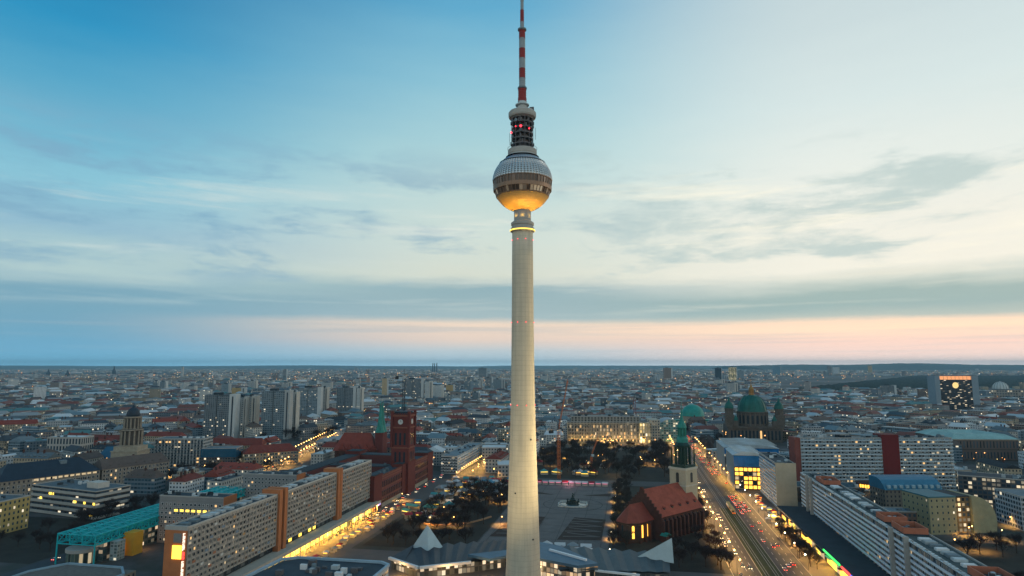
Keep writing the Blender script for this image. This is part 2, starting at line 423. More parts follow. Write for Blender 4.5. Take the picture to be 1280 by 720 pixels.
sheet('bridge_street', [at(318,592),at(338,592),at(421,542),at(413,542)], ASPH, .06, city=False)
mk = MB()
for sline in range(260, 1000, 12):
    for t_ in (62.5, 66, 84, 88, 92):
        if 636 < sline < 672: continue
        p0 = wxy(t_, sline); p1 = wxy(t_, sline+5); dx = .10
        mk.add([(p0[0]-dx,p0[1],.10),(p0[0]+dx,p0[1],.10),(p1[0]+dx,p1[1],.10),(p1[0]-dx,p1[1],.10)], [(0,1,2,3)])
tag(mk.build('lane_markings', PAINT), kind='structure')
kb = MB(); kb.M = Matrix.Rotation(-A, 4, 'Z')
for (t0, t1, s0, s1) in ((53.6,54,200,640), (96,96.3,200,640), (69.2,69.5,250,556), (80.5,80.8,250,556)):
    kb.box(t0, t1, s0, s1, 0, .2)
tag(kb.build('kerb', CONC), kind='structure')
rail = MB(); rail.M = Matrix.Rotation(-A, 4, 'Z')
for t_ in (71.6, 73.1, 76.9, 78.4): rail.box(t_-.1, t_+.1, 252, 980, .13, .2)
tag(rail.build('tram_rails', mat('worn_steel', (.3,.3,.3), .35, .8)), kind='structure')
# flower beds on the square
bd = MB(); bd.M = Matrix.Rotation(-A, 4, 'Z')
def tri(pts): bd.add([(a,b_,.11) for a,b_ in pts], [tuple(range(len(pts)))])
for sg in (0, 1):
    o1 = -96 if sg == 0 else -50
    tri([(o1, 438), (o1+29, 441), (o1+30, 500), (o1+6, 503)])
for q_ in ([(-92,588),(-68,584),(-92,600)], [(-44,585),(-19,586),(-19,600)]): tri(q_)
tag(bd.build('flower_beds', BED), kind='structure')
zg_ = MB(); zg_.M = Matrix.Rotation(-A, 4, 'Z')
for o1 in (-96, -50):
    for k_ in range(4):
        a, b_ = (o1+3, 446+k_*14), (o1+28, 449+k_*14); c, d = (o1+28, 449+k_*14), (o1+5, 456+k_*14)
        for p, q_ in ((a,b_),(c,d)): zg_.add([(p[0],p[1],.17),(q_[0],q_[1],.17),(q_[0],q_[1]+1.7,.17),(p[0],p[1]+1.7,.17)], [(0,1,2,3)])
tag(zg_.build('bed_paths', SQ), kind='structure')
pj = MB(); pj.M = Matrix.Rotation(-A, 4, 'Z')
for k_ in range(13): pj.box(-99.5, -16.5, 400+k_*19, 400.35+k_*19, .07, .10)
for k_ in range(6): pj.box(-96+k_*15, -95.6+k_*15, 396, 638, .07, .105)
pj.lathe([(24,.07),(24,.115),(24.8,.115),(24.8,.07)], 48, 0, -49, 548, cap=False)
tag(pj.build('paving_joints', mat('dark_joint', (.07,.065,.06), .9)), kind='structure')

# ------------------------------------------------------------------ the television tower
TX, TY = 5.6, 332.0
tw = root('television_tower', 'tall concrete television tower with a steel sphere and a red and white antenna', 'tower', (TX, TY), city=False)
q = MB(); prof = [(10.6,0),(9.6,4),(8.95,9),(8.5,18),(8.2,28),(7.75,44),(7.3,58),(6.9,70),(6.5,84),(6.22,97),(6.0,112),(5.88,124),(5.75,140),(5.64,156),(5.56,172),(5.5,186)]
q.lathe(prof, 72); shm = bpy.data.materials.new('tower_concrete'); shm.use_nodes = True; n = NT(shm.node_tree); n.N.clear()
b = n.new('ShaderNodeBsdfPrincipled'); o_ = n.new('ShaderNodeOutputMaterial'); n.L.new(b.outputs[0], o_.inputs[0])
P_ = n.new('ShaderNodeTexCoord').outputs['Object']; px_, py_, pz_ = n.sep(P_)
st_ = n.noise(n.comb(n.m('MULTIPLY', px_, .9), n.m('MULTIPLY', py_, .9), n.m('MULTIPLY', pz_, .03)), 1.0, 5, .6)
bl = n.noise(P_, .22, 4, .6)
ring = n.m('LESS_THAN', n.m('FRACT', n.m('DIVIDE', pz_, 2.5)), .06)
k = n.m('ADD', .62, n.m('ADD', n.m('MULTIPLY', st_, .52), n.m('MULTIPLY', bl, .24)))
k = n.m('MULTIPLY', k, n.m('SUBTRACT', 1.0, n.m('MULTIPLY', ring, .2)))
n.put(b.inputs['Base Color'], n.mix(1.0, (.54,.475,.355,1), n.comb(k, k, k), 'MULTIPLY')); b.inputs['Roughness'].default_value = .8
shaft = q.build('shaft', shm, tw, smooth=True)
for zz, r in ((30,8.2),(52,7.5),(78,6.7)):          # small dark vent openings in the shaft
    v = MB(); a_ = -pi/2+(.62 if zz != 52 else -.55)
    v.bar(((r-.15)*cos(a_), (r-.15)*sin(a_), zz), ((r+.12)*cos(a_), (r+.12)*sin(a_), zz), .45, 8)
    v.build('vent_opening', DARKM, tw)
q = MB(); q.lathe([(4.5,185.5),(4.5,199)], 48); q.build('neck', CONC, tw, smooth=True)
q = MB(); q.lathe([(5.5,185.4),(6.5,185.7),(6.6,186.6),(6.2,186.9),(6.2,187.6),(5.7,187.9),(5.7,188.8),(6.1,189.2),(6.1,190.4),(4.5,191.6)], 48); q.build('service_collar', CONC, tw)
q = MB(); q.lathe([(6.62,185.9),(6.72,185.9),(6.72,186.5),(6.62,186.5)], 48, cap=False); q.build('collar_light_ring', GLOWY, tw)
# sphere: pyramidal steel facets, two window bands
SR, SZ = 15.9, 212.3
def facets(z0, z1, n, rows, bumpv):
    q = MB()
    for j in range(rows):
        za = z0+(z1-z0)*j/rows; zb = z0+(z1-z0)*(j+1)/rows
        ra = sqrt(max(0, SR*SR-(za-SZ)**2)); rb = sqrt(max(0, SR*SR-(zb-SZ)**2)); rm = (ra+rb)/2+bumpv
        for i in range(n):
            a0 = 2*pi*i/n; a1 = 2*pi*(i+1)/n; am = (a0+a1)/2
            p = [(ra*cos(a0),ra*sin(a0),za),(ra*cos(a1),ra*sin(a1),za),(rb*cos(a1),rb*sin(a1),zb),(rb*cos(a0),rb*sin(a0),zb),(rm*cos(am),rm*sin(am),(za+zb)/2)]
            q.add(p, [(0,1,4),(1,2,4),(2,3,4),(3,0,4)])
    return q
STEEL = mat('steel_facets', (.50,.52,.52), .32, .9, var=.16, scale=.5)
STEELL = mat('gold_lit_steel_facets', (.44,.28,.10), .55, .15, var=.12, scale=.5)  # same steel, with the gold of the floodlights put into its base colour
facets(213.2, 227.2, 60, 13, .42).build('upper_shell', STEEL, tw)
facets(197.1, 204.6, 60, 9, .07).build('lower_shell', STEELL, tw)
q = MB(); q.lathe([(12.25,222.3),(12.6,222.4),(12.5,222.9),(11.9,223.0)], 64, cap=False); q.build('seam_ring', DARKM, tw)
BRZ = mat('bronze_band', (.24,.16,.11), .45, .5)
q = MB()
for za, zb, ra, rb in ((213.0,213.5,15.95,15.95),(209.2,209.6,15.7,15.75),(207.6,209.2,15.6,15.75),(204.3,204.9,14.0,14.3)):
    q.lathe([(ra-.6,za),(ra,za),(rb,zb),(rb-.6,zb)], 72, cap=False)
for i in range(48):
    a_ = 2*pi*i/48
    for za, ra, zb, rb in ((209.5,15.5,213.1,15.85),(204.8,13.95,207.7,15.15)):
        q.bar((ra*cos(a_),ra*sin(a_),za), (rb*cos(a_),rb*sin(a_),zb), .16)
q.build('window_frames', BRZ, tw)
WB = facade('sphere_windows', (.10,.065,.045), glass=(.11,.075,.055), fw=.9, fh=.9, lit=.14, lits=.4, warm=(1,.5,.1))
q = MB(); q.lathe([(15.2,209.4),(15.55,213.2)], 48, cap=False, cell=1); q.build('restaurant_windows', WB, tw)
q = MB(); q.lathe([(13.6,204.7),(14.8,207.8)], 48, cap=False, cell=1); q.build('viewing_windows', WB, tw)
q = MB(); q.lathe([(9.0,226.4),(7.6,227.6),(7.8,228.2),(7.8,230.2),(7.5,230.6),(0.01,230.7)], 48, cap=False); q.build('platform', CONC, tw)
q = MB(); q.lathe([(7.9,231.4),(8.0,231.4),(8.0,231.5),(7.9,231.5)], 40, cap=False)
for i in range(28):
    a_ = 2*pi*i/28; q.bar((7.9*cos(a_),7.9*sin(a_),230.4),(7.9*cos(a_),7.9*sin(a_),231.5),.05)
q.build('platform_railing', DARKM, tw)
CAGE = mat('cage_steel', (.12,.115,.12), .6, .4)
q = MB(); q.lathe([(3.1,230.6),(3.1,249)], 24); q.build('inner_core', CAGE, tw)
q = MB()
for i in range(14):
    a_ = 2*pi*i/14; q.bar((5.8*cos(a_),5.8*sin(a_),230.6),(5.8*cos(a_),5.8*sin(a_),249),.22)
for zz in (233,236,239,242,245,247.6): q.lathe([(3,zz),(5.95,zz),(5.95,zz+.55),(3,zz+.55)], 28, cap=False)
q.build('antenna_cage', CAGE, tw)
random.seed(11)
for i in range(22):                                   # dishes and boxes hung on the cage
    a_ = random.uniform(pi*.95, pi*2.05); zz = random.choice((233.9,237,240,243,245.8)); v = MB(); R_ = 6.1
    c_ = (R_*cos(a_), R_*sin(a_), zz)
    if i % 2: v.bar((c_[0]*.96,c_[1]*.96,zz), (c_[0]*1.05,c_[1]*1.05,zz), .85, 12, r2=.95); v.build('relay_dish', ROOFG, tw)
    else: v.bar((c_[0],c_[1],zz-1.1),(c_[0],c_[1],zz+1.1),.38,6); v.build('relay_antenna', CAGE, tw)
for a_, zz, rr in ((-1.72,242.0,.62),(-.95,241.0,.4),(-2.9,240.0,.5),(-2.2,242.2,.3)):
    v = MB(); v.ball((6.2*cos(a_),6.2*sin(a_),zz), rr, 10); v.build('warning_light', mat('warning_red', (.1,.02,.02), emit=(1,.03,.05), est=4), tw)
for sx, zz in ((-6.8,233),(7.0,236)):
    v = MB(); v.bar((sx,-1,zz),(sx*1.02,-1,zz+7),.07,5)
    for k_ in range(9): v.bar((sx-.35,-1,zz+.6+k_*.7),(sx+.35,-1,zz+.6+k_*.7),.05,4)
    v.build('whip_antenna', CAGE, tw)
q = MB(); q.lathe([(5.8,247.9),(7.2,248.6),(7.5,249.4),(7.5,251.3),(6.9,252.1),(4.2,252.6),(3.4,254.2),(2.5,254.6)], 48); q.build('upper_drum', CONC, tw)
q = MB(); q.lathe([(2.4,254.2),(2.5,255.5),(3.7,255.7),(3.8,256.2),(2.5,256.5),(2.2,258.2)], 32); q.build('antenna_foot', ROOFP, tw)
v = MB(); v.bar((4.0,-1.5,253.2),(6.3,-1.5,253.4),1.15,10); v.bar((5.4,-1.5,252),(5.4,-1.5,253.5),.3,6); v.build('roof_crane', CAGE, tw)
ARED = mat('antenna_red', (.26,.03,.03), .6, var=.1); AWHT = mat('antenna_white', (.28,.33,.36), .6, var=.1)
sec = [(258.0,260.2,2.25,0),(260.2,265.6,2.1,0),(265.6,271.4,1.62,1),(271.4,277,1.62,0),(277,283,1.58,1),(283,288.6,1.6,0),(288.6,294.6,1.55,1),(294.6,299.4,1.6,0),(299.4,304.3,.95,1),(304.3,311,.92,0),(311,317,.75,1),(317,325,.72,0),(325,333,.6,1),(333,342,.55,0)]
for za, zb, r, k_ in sec:
    v = MB(); v.lathe([(r,za),(r,zb)], 20)
    nr = int((zb-za)/1.3)
    for j in range(nr+1): v.lathe([(r+.02,za+j*1.3),(r+.22,za+j*1.3+.05),(r+.22,za+j*1.3+.3),(r+.02,za+j*1.3+.35)], 12, cap=False)
    v.build('antenna_section', AWHT if k_ else ARED, tw)
for zz, r in ((265.6,2.5),(299.6,2.4)):
    v = MB(); v.lathe([(1.5,zz-.5),(r,zz-.3),(r,zz+.5),(1.5,zz+.8)], 24); v.build('antenna_platform', ROOFG, tw)
for zz, r in ((181,5.6),(137.3,5.85),(95,6.3)):       # red obstruction lamps round the shaft
    for a_ in (-2.05,-1.3,-2.95,-.25):
        v = MB(); v.ball(((r+.1)*cos(a_),(r+.1)*sin(a_),zz), .2, 8); v.build('obstruction_lamp', MATS['warning_red'], tw)
def spot(name, loc, tgt, e, col, size, parent=None, blend=.6, rad=.3):
    l = bpy.data.lights.new(name, 'SPOT'); l.energy = e; l.color = col; l.spot_size = radians(size); l.spot_blend = blend; l.shadow_soft_size = rad
    o = bpy.data.objects.new(name, l); COL.objects.link(o); o.location = loc
    o.rotation_euler = (Vector(tgt)-Vector(loc)).to_track_quat('-Z', 'Y').to_euler()
    if parent is not None: o.parent = parent
    return o
for i in range(7):                                    # lamps on the collar that light the belly of the sphere
    a_ = -pi/2+(i-3)*2*pi/7
    spot('sphere_floodlight', (6.3*cos(a_),6.3*sin(a_),190.7), (9.5*cos(a_),9.5*sin(a_),199), 9500 if abs(i-3) < 2 else 5500, (1,.56,.08), 120, tw)
for a_, e, zt in ((-2.3,60000,75),(-1.0,95000,90),(-.25,230000,110),(.2,380000,165)):     # floodlights on roofs round the tower
    spot('shaft_floodlight', (62*cos(a_),62*sin(a_),22), (0,0,zt), e, (1,.76,.38), 80, tw, 1.0, 1.5)

# ------------------------------------------------------------------ haze
HZ = MB(); HZ.box(-33000, 33000, -900, 34000, -1.0, 352.0)
hm = bpy.data.materials.new('haze'); hm.use_nodes = True; n = NT(hm.node_tree); n.N.clear()
o_ = n.new('ShaderNodeOutputMaterial'); pv = n.new('ShaderNodeVolumePrincipled')
pv.inputs['Color'].default_value = (.40,.74,.92,1); pv.inputs['Density'].default_value = 3.9e-5; pv.inputs['Anisotropy'].default_value = .1
n.L.new(pv.outputs[0], o_.inputs['Volume'])
ho = tag(HZ.build('haze', hm), kind='stuff')

# ------------------------------------------------------------------ windows as parts
_wm = {}
def window_mesh(w, h, state, frame=WHITE):
    key = (w, h, state, frame.name)
    if key not in _wm:
        q = MB(); window_geo(q, w, h, 0, 1); me = bpy.data.meshes.new('window'); me.from_pydata(q.v, [], q.f)
        me.materials.append({'d': GLASS, 'c': CURT, 'l': WLIT, 'p': WLIT2}[state]); me.materials.append(frame)
        me.polygons.foreach_set('material_index', q.m); me.update(); _wm[key] = me
    return _wm[key]
def window_geo(q, w, h, mp, mf):
    q.box(-w/2, w/2, -.05, .02, 0, h, mp)
    f = .09
    for a in ((-w/2-f,w/2+f,-f,0),(-w/2-f,w/2+f,h,h+f),(-w/2-f,-w/2,0,h),(w/2,w/2+f,0,h)): q.box(a[0],a[1],-.16,.02,a[2],a[3],mf)
def windows(par, faces, lit=.07, frame=WHITE, limit=100, name='window'):
    """faces: (origin xyz, direction angle, nx, nz, cell w, cell h, win w, win h[, skip fn]) in the thing's own frame"""
    pm = Matrix.Translation(par.location) @ Matrix.Rotation(par.rotation_euler[2], 4, 'Z'); L = []
    for fc in faces:
        (ox, oy, oz), ang, nx_, nz_, cw, ch, ww, wh = fc[:8]; skip = fc[8] if len(fc) > 8 else None
        for i in range(nx_):
            for j in range(nz_):
                if skip and skip(i, j): continue
                r = random.random(); stt = 'l' if r < lit*.55 else 'p' if r < lit else 'c' if r < lit+.25 else 'd'
                x_ = ox+cos(ang)*(i+.5)*cw; y_ = oy+sin(ang)*(i+.5)*cw; z_ = oz+j*ch
                wp = pm @ Vector((x_, y_, z_)); L.append(((wp-Vector((0,0,CAMH))).length/(ww*wh), x_, y_, z_, ang, ww, wh, stt))
    L.sort(key=lambda a: a[0])
    for k_, x_, y_, z_, ang, ww, wh, stt in L[:limit]:
        link(name, window_mesh(ww, wh, stt, frame), par, (x_, y_, z_), ang)
    if len(L) > limit:
        q = MB(); ms = [GLASS, CURT, WLIT, WLIT2, frame]
        for k_, x_, y_, z_, ang, ww, wh, stt in L[limit:]:
            q.M = Matrix.Translation((x_, y_, z_)) @ Matrix.Rotation(ang, 4, 'Z')
            window_geo(q, ww, wh, 'dclp'.index(stt), 4)
        tag(q.build(name, ms, par), kind='stuff')

def units(par, x0, x1, y0, y1, z, n_, big=1.0, mats=(ROOFP, ROOFG, ROOFD)):
    for i in range(n_):
        a = random.uniform(x0+1.5, x1-1.5); b_ = random.uniform(y0+1.5, y1-1.5); w_ = random.uniform(1, 3.2)*big; d_ = random.uniform(1, 2.6)*big
        v = MB(); v.box(a-w_/2, a+w_/2, b_-d_/2, b_+d_/2, z, z+random.uniform(.8, 2.4)*sqrt(big)); v.build('rooftop_unit', random.choice(mats), par)
def flat_roof(par, x0, x1, y0, y1, z, m=ROOFD, edge=CONC, name='roof', up=.7):
    q = MB(); q.box(x0+.4, x1-.4, y0+.4, y1-.4, z-.2, z+.12); r = q.build(name, m, par)
    e = MB()
    e.box(x0-.1, x1+.1, y0-.1, y0+.4, z, z+up); e.box(x0-.1, x1+.1, y1-.4, y1+.1, z, z+up)
    e.box(x0-.1, x0+.4, y0+.4, y1-.4, z, z+up); e.box(x1-.4, x1+.1, y0+.4, y1-.4, z, z+up)
    e.build('parapet', edge, r); return r

# ------------------------------------------------------------------ long slab on the left, with its shopping gallery
ox, os_ = -205.0, 277.0
rp = root('slab_apartment_building', 'long pebble grey slab block with orange brick stair towers above a bright shopping gallery', 'apartment block', wxy(ox, os_))
PEB = facade('pebble_panels', (.36,.32,.27), glass=(.10,.095,.085), fw=.62, fh=.42, lit=.03, lits=.5, var=.2, line=.2, cv=.5)
segs = [(0,77),(86,154),(161,216)]
for i, (a, b_) in enumerate(segs):
    q = MB(); q.box(-11, 0, a, b_, 11, 39.2, cell=(3.0,2.8)); q.build('wall', PEB, rp)
    flat_roof(rp, -11, 0, a, b_, 39.2, ROOFD, PALE, up=.9)
    k_ = a+3
    while k_ < b_-6:                                  # row of skylight boxes along the middle of the roof
        v = MB(); v.box(-8, -3.5, k_, k_+3.4, 39.3, 40.5); v.build('skylight', ROOFP if random.random() < .6 else ROOFG, rp); k_ += random.choice((5.5, 7, 9))
    q = MB(); q.box(-10, -1.6, a+.3, b_-.3, 7.6, 11); q.build('recessed_floor', DARKM, rp)
for a, b_ in ((77,86),(154,161)):
    q = MB(); q.box(-10, 1.6, a+.02, a+3.2, 6, 42.5); q.box(-10, 1.6, b_-3.2, b_-.02, 6, 42.5); q.box(-10.4, -9, a+3.2, b_-3.2, 6, 41.5); q.box(-9, .2, a+3.2, b_-3.2, 6, 41)
    q.build('stair_tower', BRICK, rp)
    q = MB(); q.box(.2, .3, a+3.6, b_-3.6, 8, 40.4); q.build('stair_window_strip', GLASS, rp)
q = MB(); q.box(-11.6, -.4, -1.0, -.02, 0, 38.4); q.box(-11.9, .1, -1.1, .2, 38.4, 40.3, 1); gb = q.build('gable_wall', [BRICK, CONC], rp)
q = MB(); q.box(-6.9, -2.3, -1.6, -1.05, 25.6, 31.6); q.build('lit_sign_panel', mat('sign_yellow', (.3,.2,.05), emit=(1,.56,.05), est=2.6), rp)
q = MB(); q.box(-6.6, -2.6, -1.5, -1.05, 32.9, 37.0); q.build('grey_sign_panel', mat('sign_grey', (.20,.20,.19), .5), rp)
zz = 37.2
for k_ in range(17):                                   # upright row of small lit characters, white, then red, then white
    if k_ in (7, 10): zz -= .5
    v = MB(); h_ = .95; x0, x1 = -1.75, -.7
    v.box(x0, x0+.28, -1.45, -1.1, zz-h_, zz)
    v.box(x0+.28, x1, -1.45, -1.1, zz-.26, zz)
    if k_ % 3: v.box(x0+.28, x1, -1.45, -1.1, zz-h_, zz-h_+.26)
    if k_ % 2: v.box(x1-.28, x1, -1.45, -1.1, zz-h_+.26, zz-.26)
    v.build('sign_character', GLOWR if 7 <= k_ < 10 else mat('sign_white', (.3,.3,.3), emit=(1,.80,.62), est=1.3), rp); zz -= 1.15
# facade windows as parts on the two walls one can see
fc = []
for a, b_ in segs: fc.append(((0.0, a+.2, 12.0), pi/2, int((b_-a)/3.0), 10, (b_-a-.4)/int((b_-a)/3.0), 2.72, 1.25, 1.25, lambda i, j: (i+j*2) % 5 == 4))
windows(rp, fc, lit=.035, frame=mat('grey_frame', (.30,.28,.25), .8, var=.1))
q = MB()                                               # thin white ribs
for a, b_ in segs:
    nb_ = int((b_-a)/3.0)
    for i in range(nb_+1): q.box(0, .28, a+i*(b_-a-.3)/nb_, a+i*(b_-a-.3)/nb_+.22, 11, 39.2)
    for j in range(11): q.box(0, .2, a, b_, 11+j*2.72, 11.2+j*2.72)
q.build('facade_ribs', mat('pale_rib', (.40,.37,.32), .8, var=.2), rp)
q = MB(); q.box(-12, 7.4, -4, 219, 6.4, 7.6); q.box(6.9, 7.6, -4.2, 219.2, 6.1, 8.3); gl = q.build('gallery_deck', mat('gallery_concrete', (.42,.39,.33), .8), rp)
for i in range(37):
    v = MB(); v.box(6.2, 6.9, -2+i*6, -1.35+i*6, 0, 6.4); v.build('gallery_column', MATS['gallery_concrete'], rp)
random.seed(5)
y_ = 0
while y_ < 214:                                        # shop fronts under the gallery, each its own part
    w_ = random.choice((5.6, 8, 11)); w_ = min(w_, 216-y_)
    mt = random.choice((GLOWY, GLOWY, GLOW, GLOW, GLOWO, WLIT2, GLASS)) if y_ > 60 else random.choice((GLASS, GLASS, WLIT2, GLOW))
    v = MB(); v.box(2.0, 2.4, y_+.2, y_+w_-.2, .4, 4.6); v.build('shop_front', mt, rp)
    v = MB(); v.box(2.2, 3.3, y_+.4, y_+w_-.4, 4.8, 5.8); v.build('shop_sign', random.choice((GLOWR, GLOWY, WLIT2, GLOWG, DARKM, CURT, GLOWP)), rp)
    y_ += w_
for i in range(35):                                    # lit windows of the recessed floor
    v = MB(); yy_ = 3+i*6.1
    if 76 < yy_ < 86 or 152 < yy_ < 162: continue
    v.box(-1.6, -1.45, yy_, yy_+3.4, 8.3, 10.3); v.build('gallery_window', GLOWY if (random.random() < .38 and 60 < yy_ < 170) else (CURT if random.random() < .5 else GLASS), rp)
def plight(name, xyz, e, col, rad=1.0, parent=None):
    l = bpy.data.lights.new(name, 'POINT'); l.energy = e; l.color = col; l.shadow_soft_size = rad
    o = bpy.data.objects.new(name, l); COL.objects.link(o); o.location = xyz
    if parent is not None: o.parent = parent
    return o
pcm = [mat('panel_'+k_, c_, .8, var=.1) for k_, c_ in (('white',(.55,.54,.50)),('ochre',(.45,.27,.12)),('blue',(.18,.24,.30)),('grey',(.2,.19,.18)),('rust',(.36,.16,.09)))]
pme = []
for m_ in pcm:
    v = MB(); v.box(-.1, .24, -1.1, 1.1, 0, 1.1); me_ = bpy.data.meshes.new('balcony_panel'); me_.from_pydata(v.v, [], v.f); me_.materials.append(m_); me_.update(); pme.append(me_)
cells = [(a+.2+(i+.5)*(b_-a-.4)/int((b_-a)/3.0), 12.0+j*2.72) for a, b_ in segs for i in range(int((b_-a)/3.0)) for j in range(10) if (i+j*2) % 5 == 4]
random.shuffle(cells)
for y_, z_ in cells[:98]: link('balcony_panel', random.choice(pme), rp, (0, y_, z_-.5))
for i in range(15): plight('shop_glow', (6.6 if i > 5 else 5.2, 66+i*10.5, 4.6), 10500 if i > 2 else 4500, (1,.48,.07), .6, rp)
q = MB(); q.box(3.0, 7.8, 214, 218.5, 5.2, 6.3); q.build('violet_corner_sign', GLOWV, rp)

# ------------------------------------------------------------------ slab blocks behind it
SLABF = facade('grey_slab_facade', (.30,.31,.31), glass=(.05,.06,.07), fw=.55, fh=.5, lit=.05, lits=1.0, var=.2, line=.25)
def slab(label, t0, t1, s0, s1, h, rot=0.0, wall=SLABF, cell=(3,2.8), endm=BRICK, ends='r', nun=8, floors=None, lit=.06, name='slab_apartment_building', cat='apartment block', roofm=ROOFD, win=True, grp=None):
    r = root(name, label, cat, wxy((t0+t1)/2, s0), rot, grp); hw = (t1-t0)/2; d = s1-s0
    q = MB(); q.box(-hw, hw, 0, d, 0, h, cell=cell); q.build('wall', wall, r)
    flat_roof(r, -hw, hw, 0, d, h, roofm)
    if 'r' in ends: q = MB(); q.box(hw, hw+.5, -.3, d+.3, 0, h+.8); q.build('end_wall', endm, r)
    if 'l' in ends: q = MB(); q.box(-hw-.5, -hw, -.3, d+.3, 0, h+.8); q.build('end_wall', endm, r)
    units(r, -hw, hw, 0, d, h, nun)
    if win:
        nx_ = int((2*hw-1)/cell[0]); nz_ = int((h-2)/cell[1])
        fcs = [((-nx_*cell[0]/2, 0, 1.6), 0, nx_, nz_, cell[0], cell[1], cell[0]*.5, cell[1]*.5)]
        if 'r' not in ends: ny_ = int((d-1)/cell[0]); fcs.append(((hw, (d-ny_*cell[0])/2, 1.6), pi/2, ny_, nz_, cell[0], cell[1], cell[0]*.5, cell[1]*.5))
        if 'l' not in ends: ny_ = int((d-1)/cell[0]); fcs.append(((-hw, d-(d-ny_*cell[0])/2, 1.6), -pi/2, ny_, nz_, cell[0], cell[1], cell[0]*.5, cell[1]*.5))
        windows(r, fcs, lit, limit=60)
    return r
WB_ = facade('plain_grey_wall', (.24,.245,.245), fw=.01, fh=.01, lit=0, line=.3)
r_ = slab('grey slab block with orange brick end directly behind the near roof of the pebble slab', -307, -260, 384, 397, 29.5, 0.0, WB_, lit=.07, nun=12)
slab('grey slab block with brick end rising behind the middle of the long pebble slab', -309, -262, 480, 493, 28, 0.0, WB_, lit=.05, nun=14)
slab('smaller grey block with a lit window strip just left of the city hall roofs', -256, -232, 520, 534, 25, 0.0, WB_, lit=.12, nun=6)
for i in range(7): v = MB(); v.box(-12+i*4.2, -9.4+i*4.2, -.22, -.17, 20.2, 21.6); v.build('lit_office_window', GLOWY, r_)

# ------------------------------------------------------------------ red brick city hall
rh = root('city_hall', 'red brick city hall with arched windows and a tall square clock tower', 'town hall', wxy(-202, 492))
RHF = facade('brick_wall', (.125,.030,.024), fw=.01, fh=.01, lit=0, line=.2, var=.25)
def arch_mesh(q, w, h, y0, y1, m=0, n_=6):
    pts = [(-w/2,0),(w/2,0)]+[(w/2*cos(pi*i/n_), h-w/2+w/2*sin(pi*i/n_)) for i in range(n_+1)]
    k = len(pts); q.add([(a,y0,c) for a,c in pts]+[(a,y1,c) for a,c in pts], [tuple(range(k))[::1], tuple(range(2*k-1,k-1,-1))]+[(i,i+k,(i+1)%k+k,(i+1)%k) for i in range(k)], m)
def arch_windows(par, faces, m=GLASS, frame=None, limit=100, litp=.03, name='arched_window'):
    pm = Matrix.Translation(par.location) @ Matrix.Rotation(par.rotation_euler[2], 4, 'Z')
    L = []; cache = {}
    for (ox_, oy_, oz_), ang, nx_, cw, ww, wh in faces:
        for i in range(nx_):
            x_, y2 = ox_+cos(ang)*(i+.5)*cw, oy_+sin(ang)*(i+.5)*cw
            L.append(((pm@Vector((x_,y2,oz_))).length, x_, y2, oz_, ang, ww, wh))
    L.sort(key=lambda a: a[0])
    def geo(q, ww, wh, mm):
        arch_mesh(q, ww, wh, -.12, .02, mm)
        if frame is not None:
            q.box(-ww/2-.25, -ww/2, -.35, .02, 0, wh-ww/2, 1); q.box(ww/2, ww/2+.25, -.35, .02, 0, wh-ww/2, 1); q.box(-ww/2-.3, ww/2+.3, -.45, .02, -.3, 0, 1)
    for l in L[:limit]:
        on = random.random() < litp; key = (l[5], l[6], on)
        if key not in cache:
            q = MB(); geo(q, l[5], l[6], 0); o = q.build(name, [WLIT if on else m]+([frame] if frame else []), par, loc=l[1:4]); o.rotation_euler[2] = l[4]; cache[key] = o.data
        else: link(name, cache[key], par, l[1:4], l[4])
    if len(L) > limit:
        q = MB()
        for l in L[limit:]: q.M = Matrix.Translation(l[1:4]) @ Matrix.Rotation(l[4], 4, 'Z'); geo(q, l[5], l[6], 0)
        tag(q.build(name, [m]+([frame] if frame else []), par), kind='stuff')
# four wings round courtyards
for a in ((-88,0,0,16),(-88,0,137,153),(-88,-72,16,137),(-16,0,16,137),(-72,-16,66,82)):
    q = MB(); q.box(a[0], a[1], a[2], a[3], 0, 24, cell=(4,6)); q.build('wing', RHF, rh)
    q = MB(); q.box(a[0]+1, a[1]-1, a[2]+1, a[3]-1, 24, 24.6); q.build('roof', ROOFD, rh)
for (x0,x1,y0,y1) in ((-88,-72,0,16),(-16,.6,-.6,16),(-16,.6,137,153.6),(-88,-72,137,153),(-9,.9,63,73),(-9,.9,88,98)):
    q = MB(); q.box(x0, x1, y0, y1, 0, 27.4); q.box(x0-.4, x1+.4, y0-.4, y1+.4, 26.4, 27.4, 0); q.box(x0+1, x1-1, y0+1, y1-1, 27.4, 27.8, 1); q.build('corner_pavilion', [REDBRICK, ROOFD], rh)
TERR = mat('terracotta_trim', (.21,.075,.05), .8)
q = MB()
for z_ in (7.0, 14.6, 22.2, 24.0):
    q.box(-88.3, .3, -.35, 0, z_, z_+.7); q.box(0, .35, -.3, 153.3, z_, z_+.7)
k_ = 0
while k_ < 153: q.box(-.3, .3, k_, k_+1.6, 24.7, 26.0); k_ += 3.2
k_ = 0
while k_ < 88: q.box(-88+k_, -86.4+k_, -.3, .3, 24.7, 26.0); k_ += 3.2
q.build('cornice', TERR, rh)
q = MB(); q.box(-88.2, .55, -.5, 0, 0, 3.2); q.box(0, .55, 0, 153, 0, 3.2); q.build('stone_base', SAND, rh)
arch_windows(rh, [((0, 16, z_), pi/2, 12, 4, 2.1, 4.6) for z_ in (8.3, 15.9)]+[((0, 98, z_), pi/2, 10, 4, 2.1, 4.6) for z_ in (8.3, 15.9)]+
    [((-88, 0, z_), 0, 22, 4, 2.1, 4.6) for z_ in (8.3, 15.9)]+[((0, 16, 3.6), pi/2, 31, 4, 2.0, 2.9), ((-88, 0, 3.6), 0, 22, 4, 2.0, 2.9)], frame=TERR)
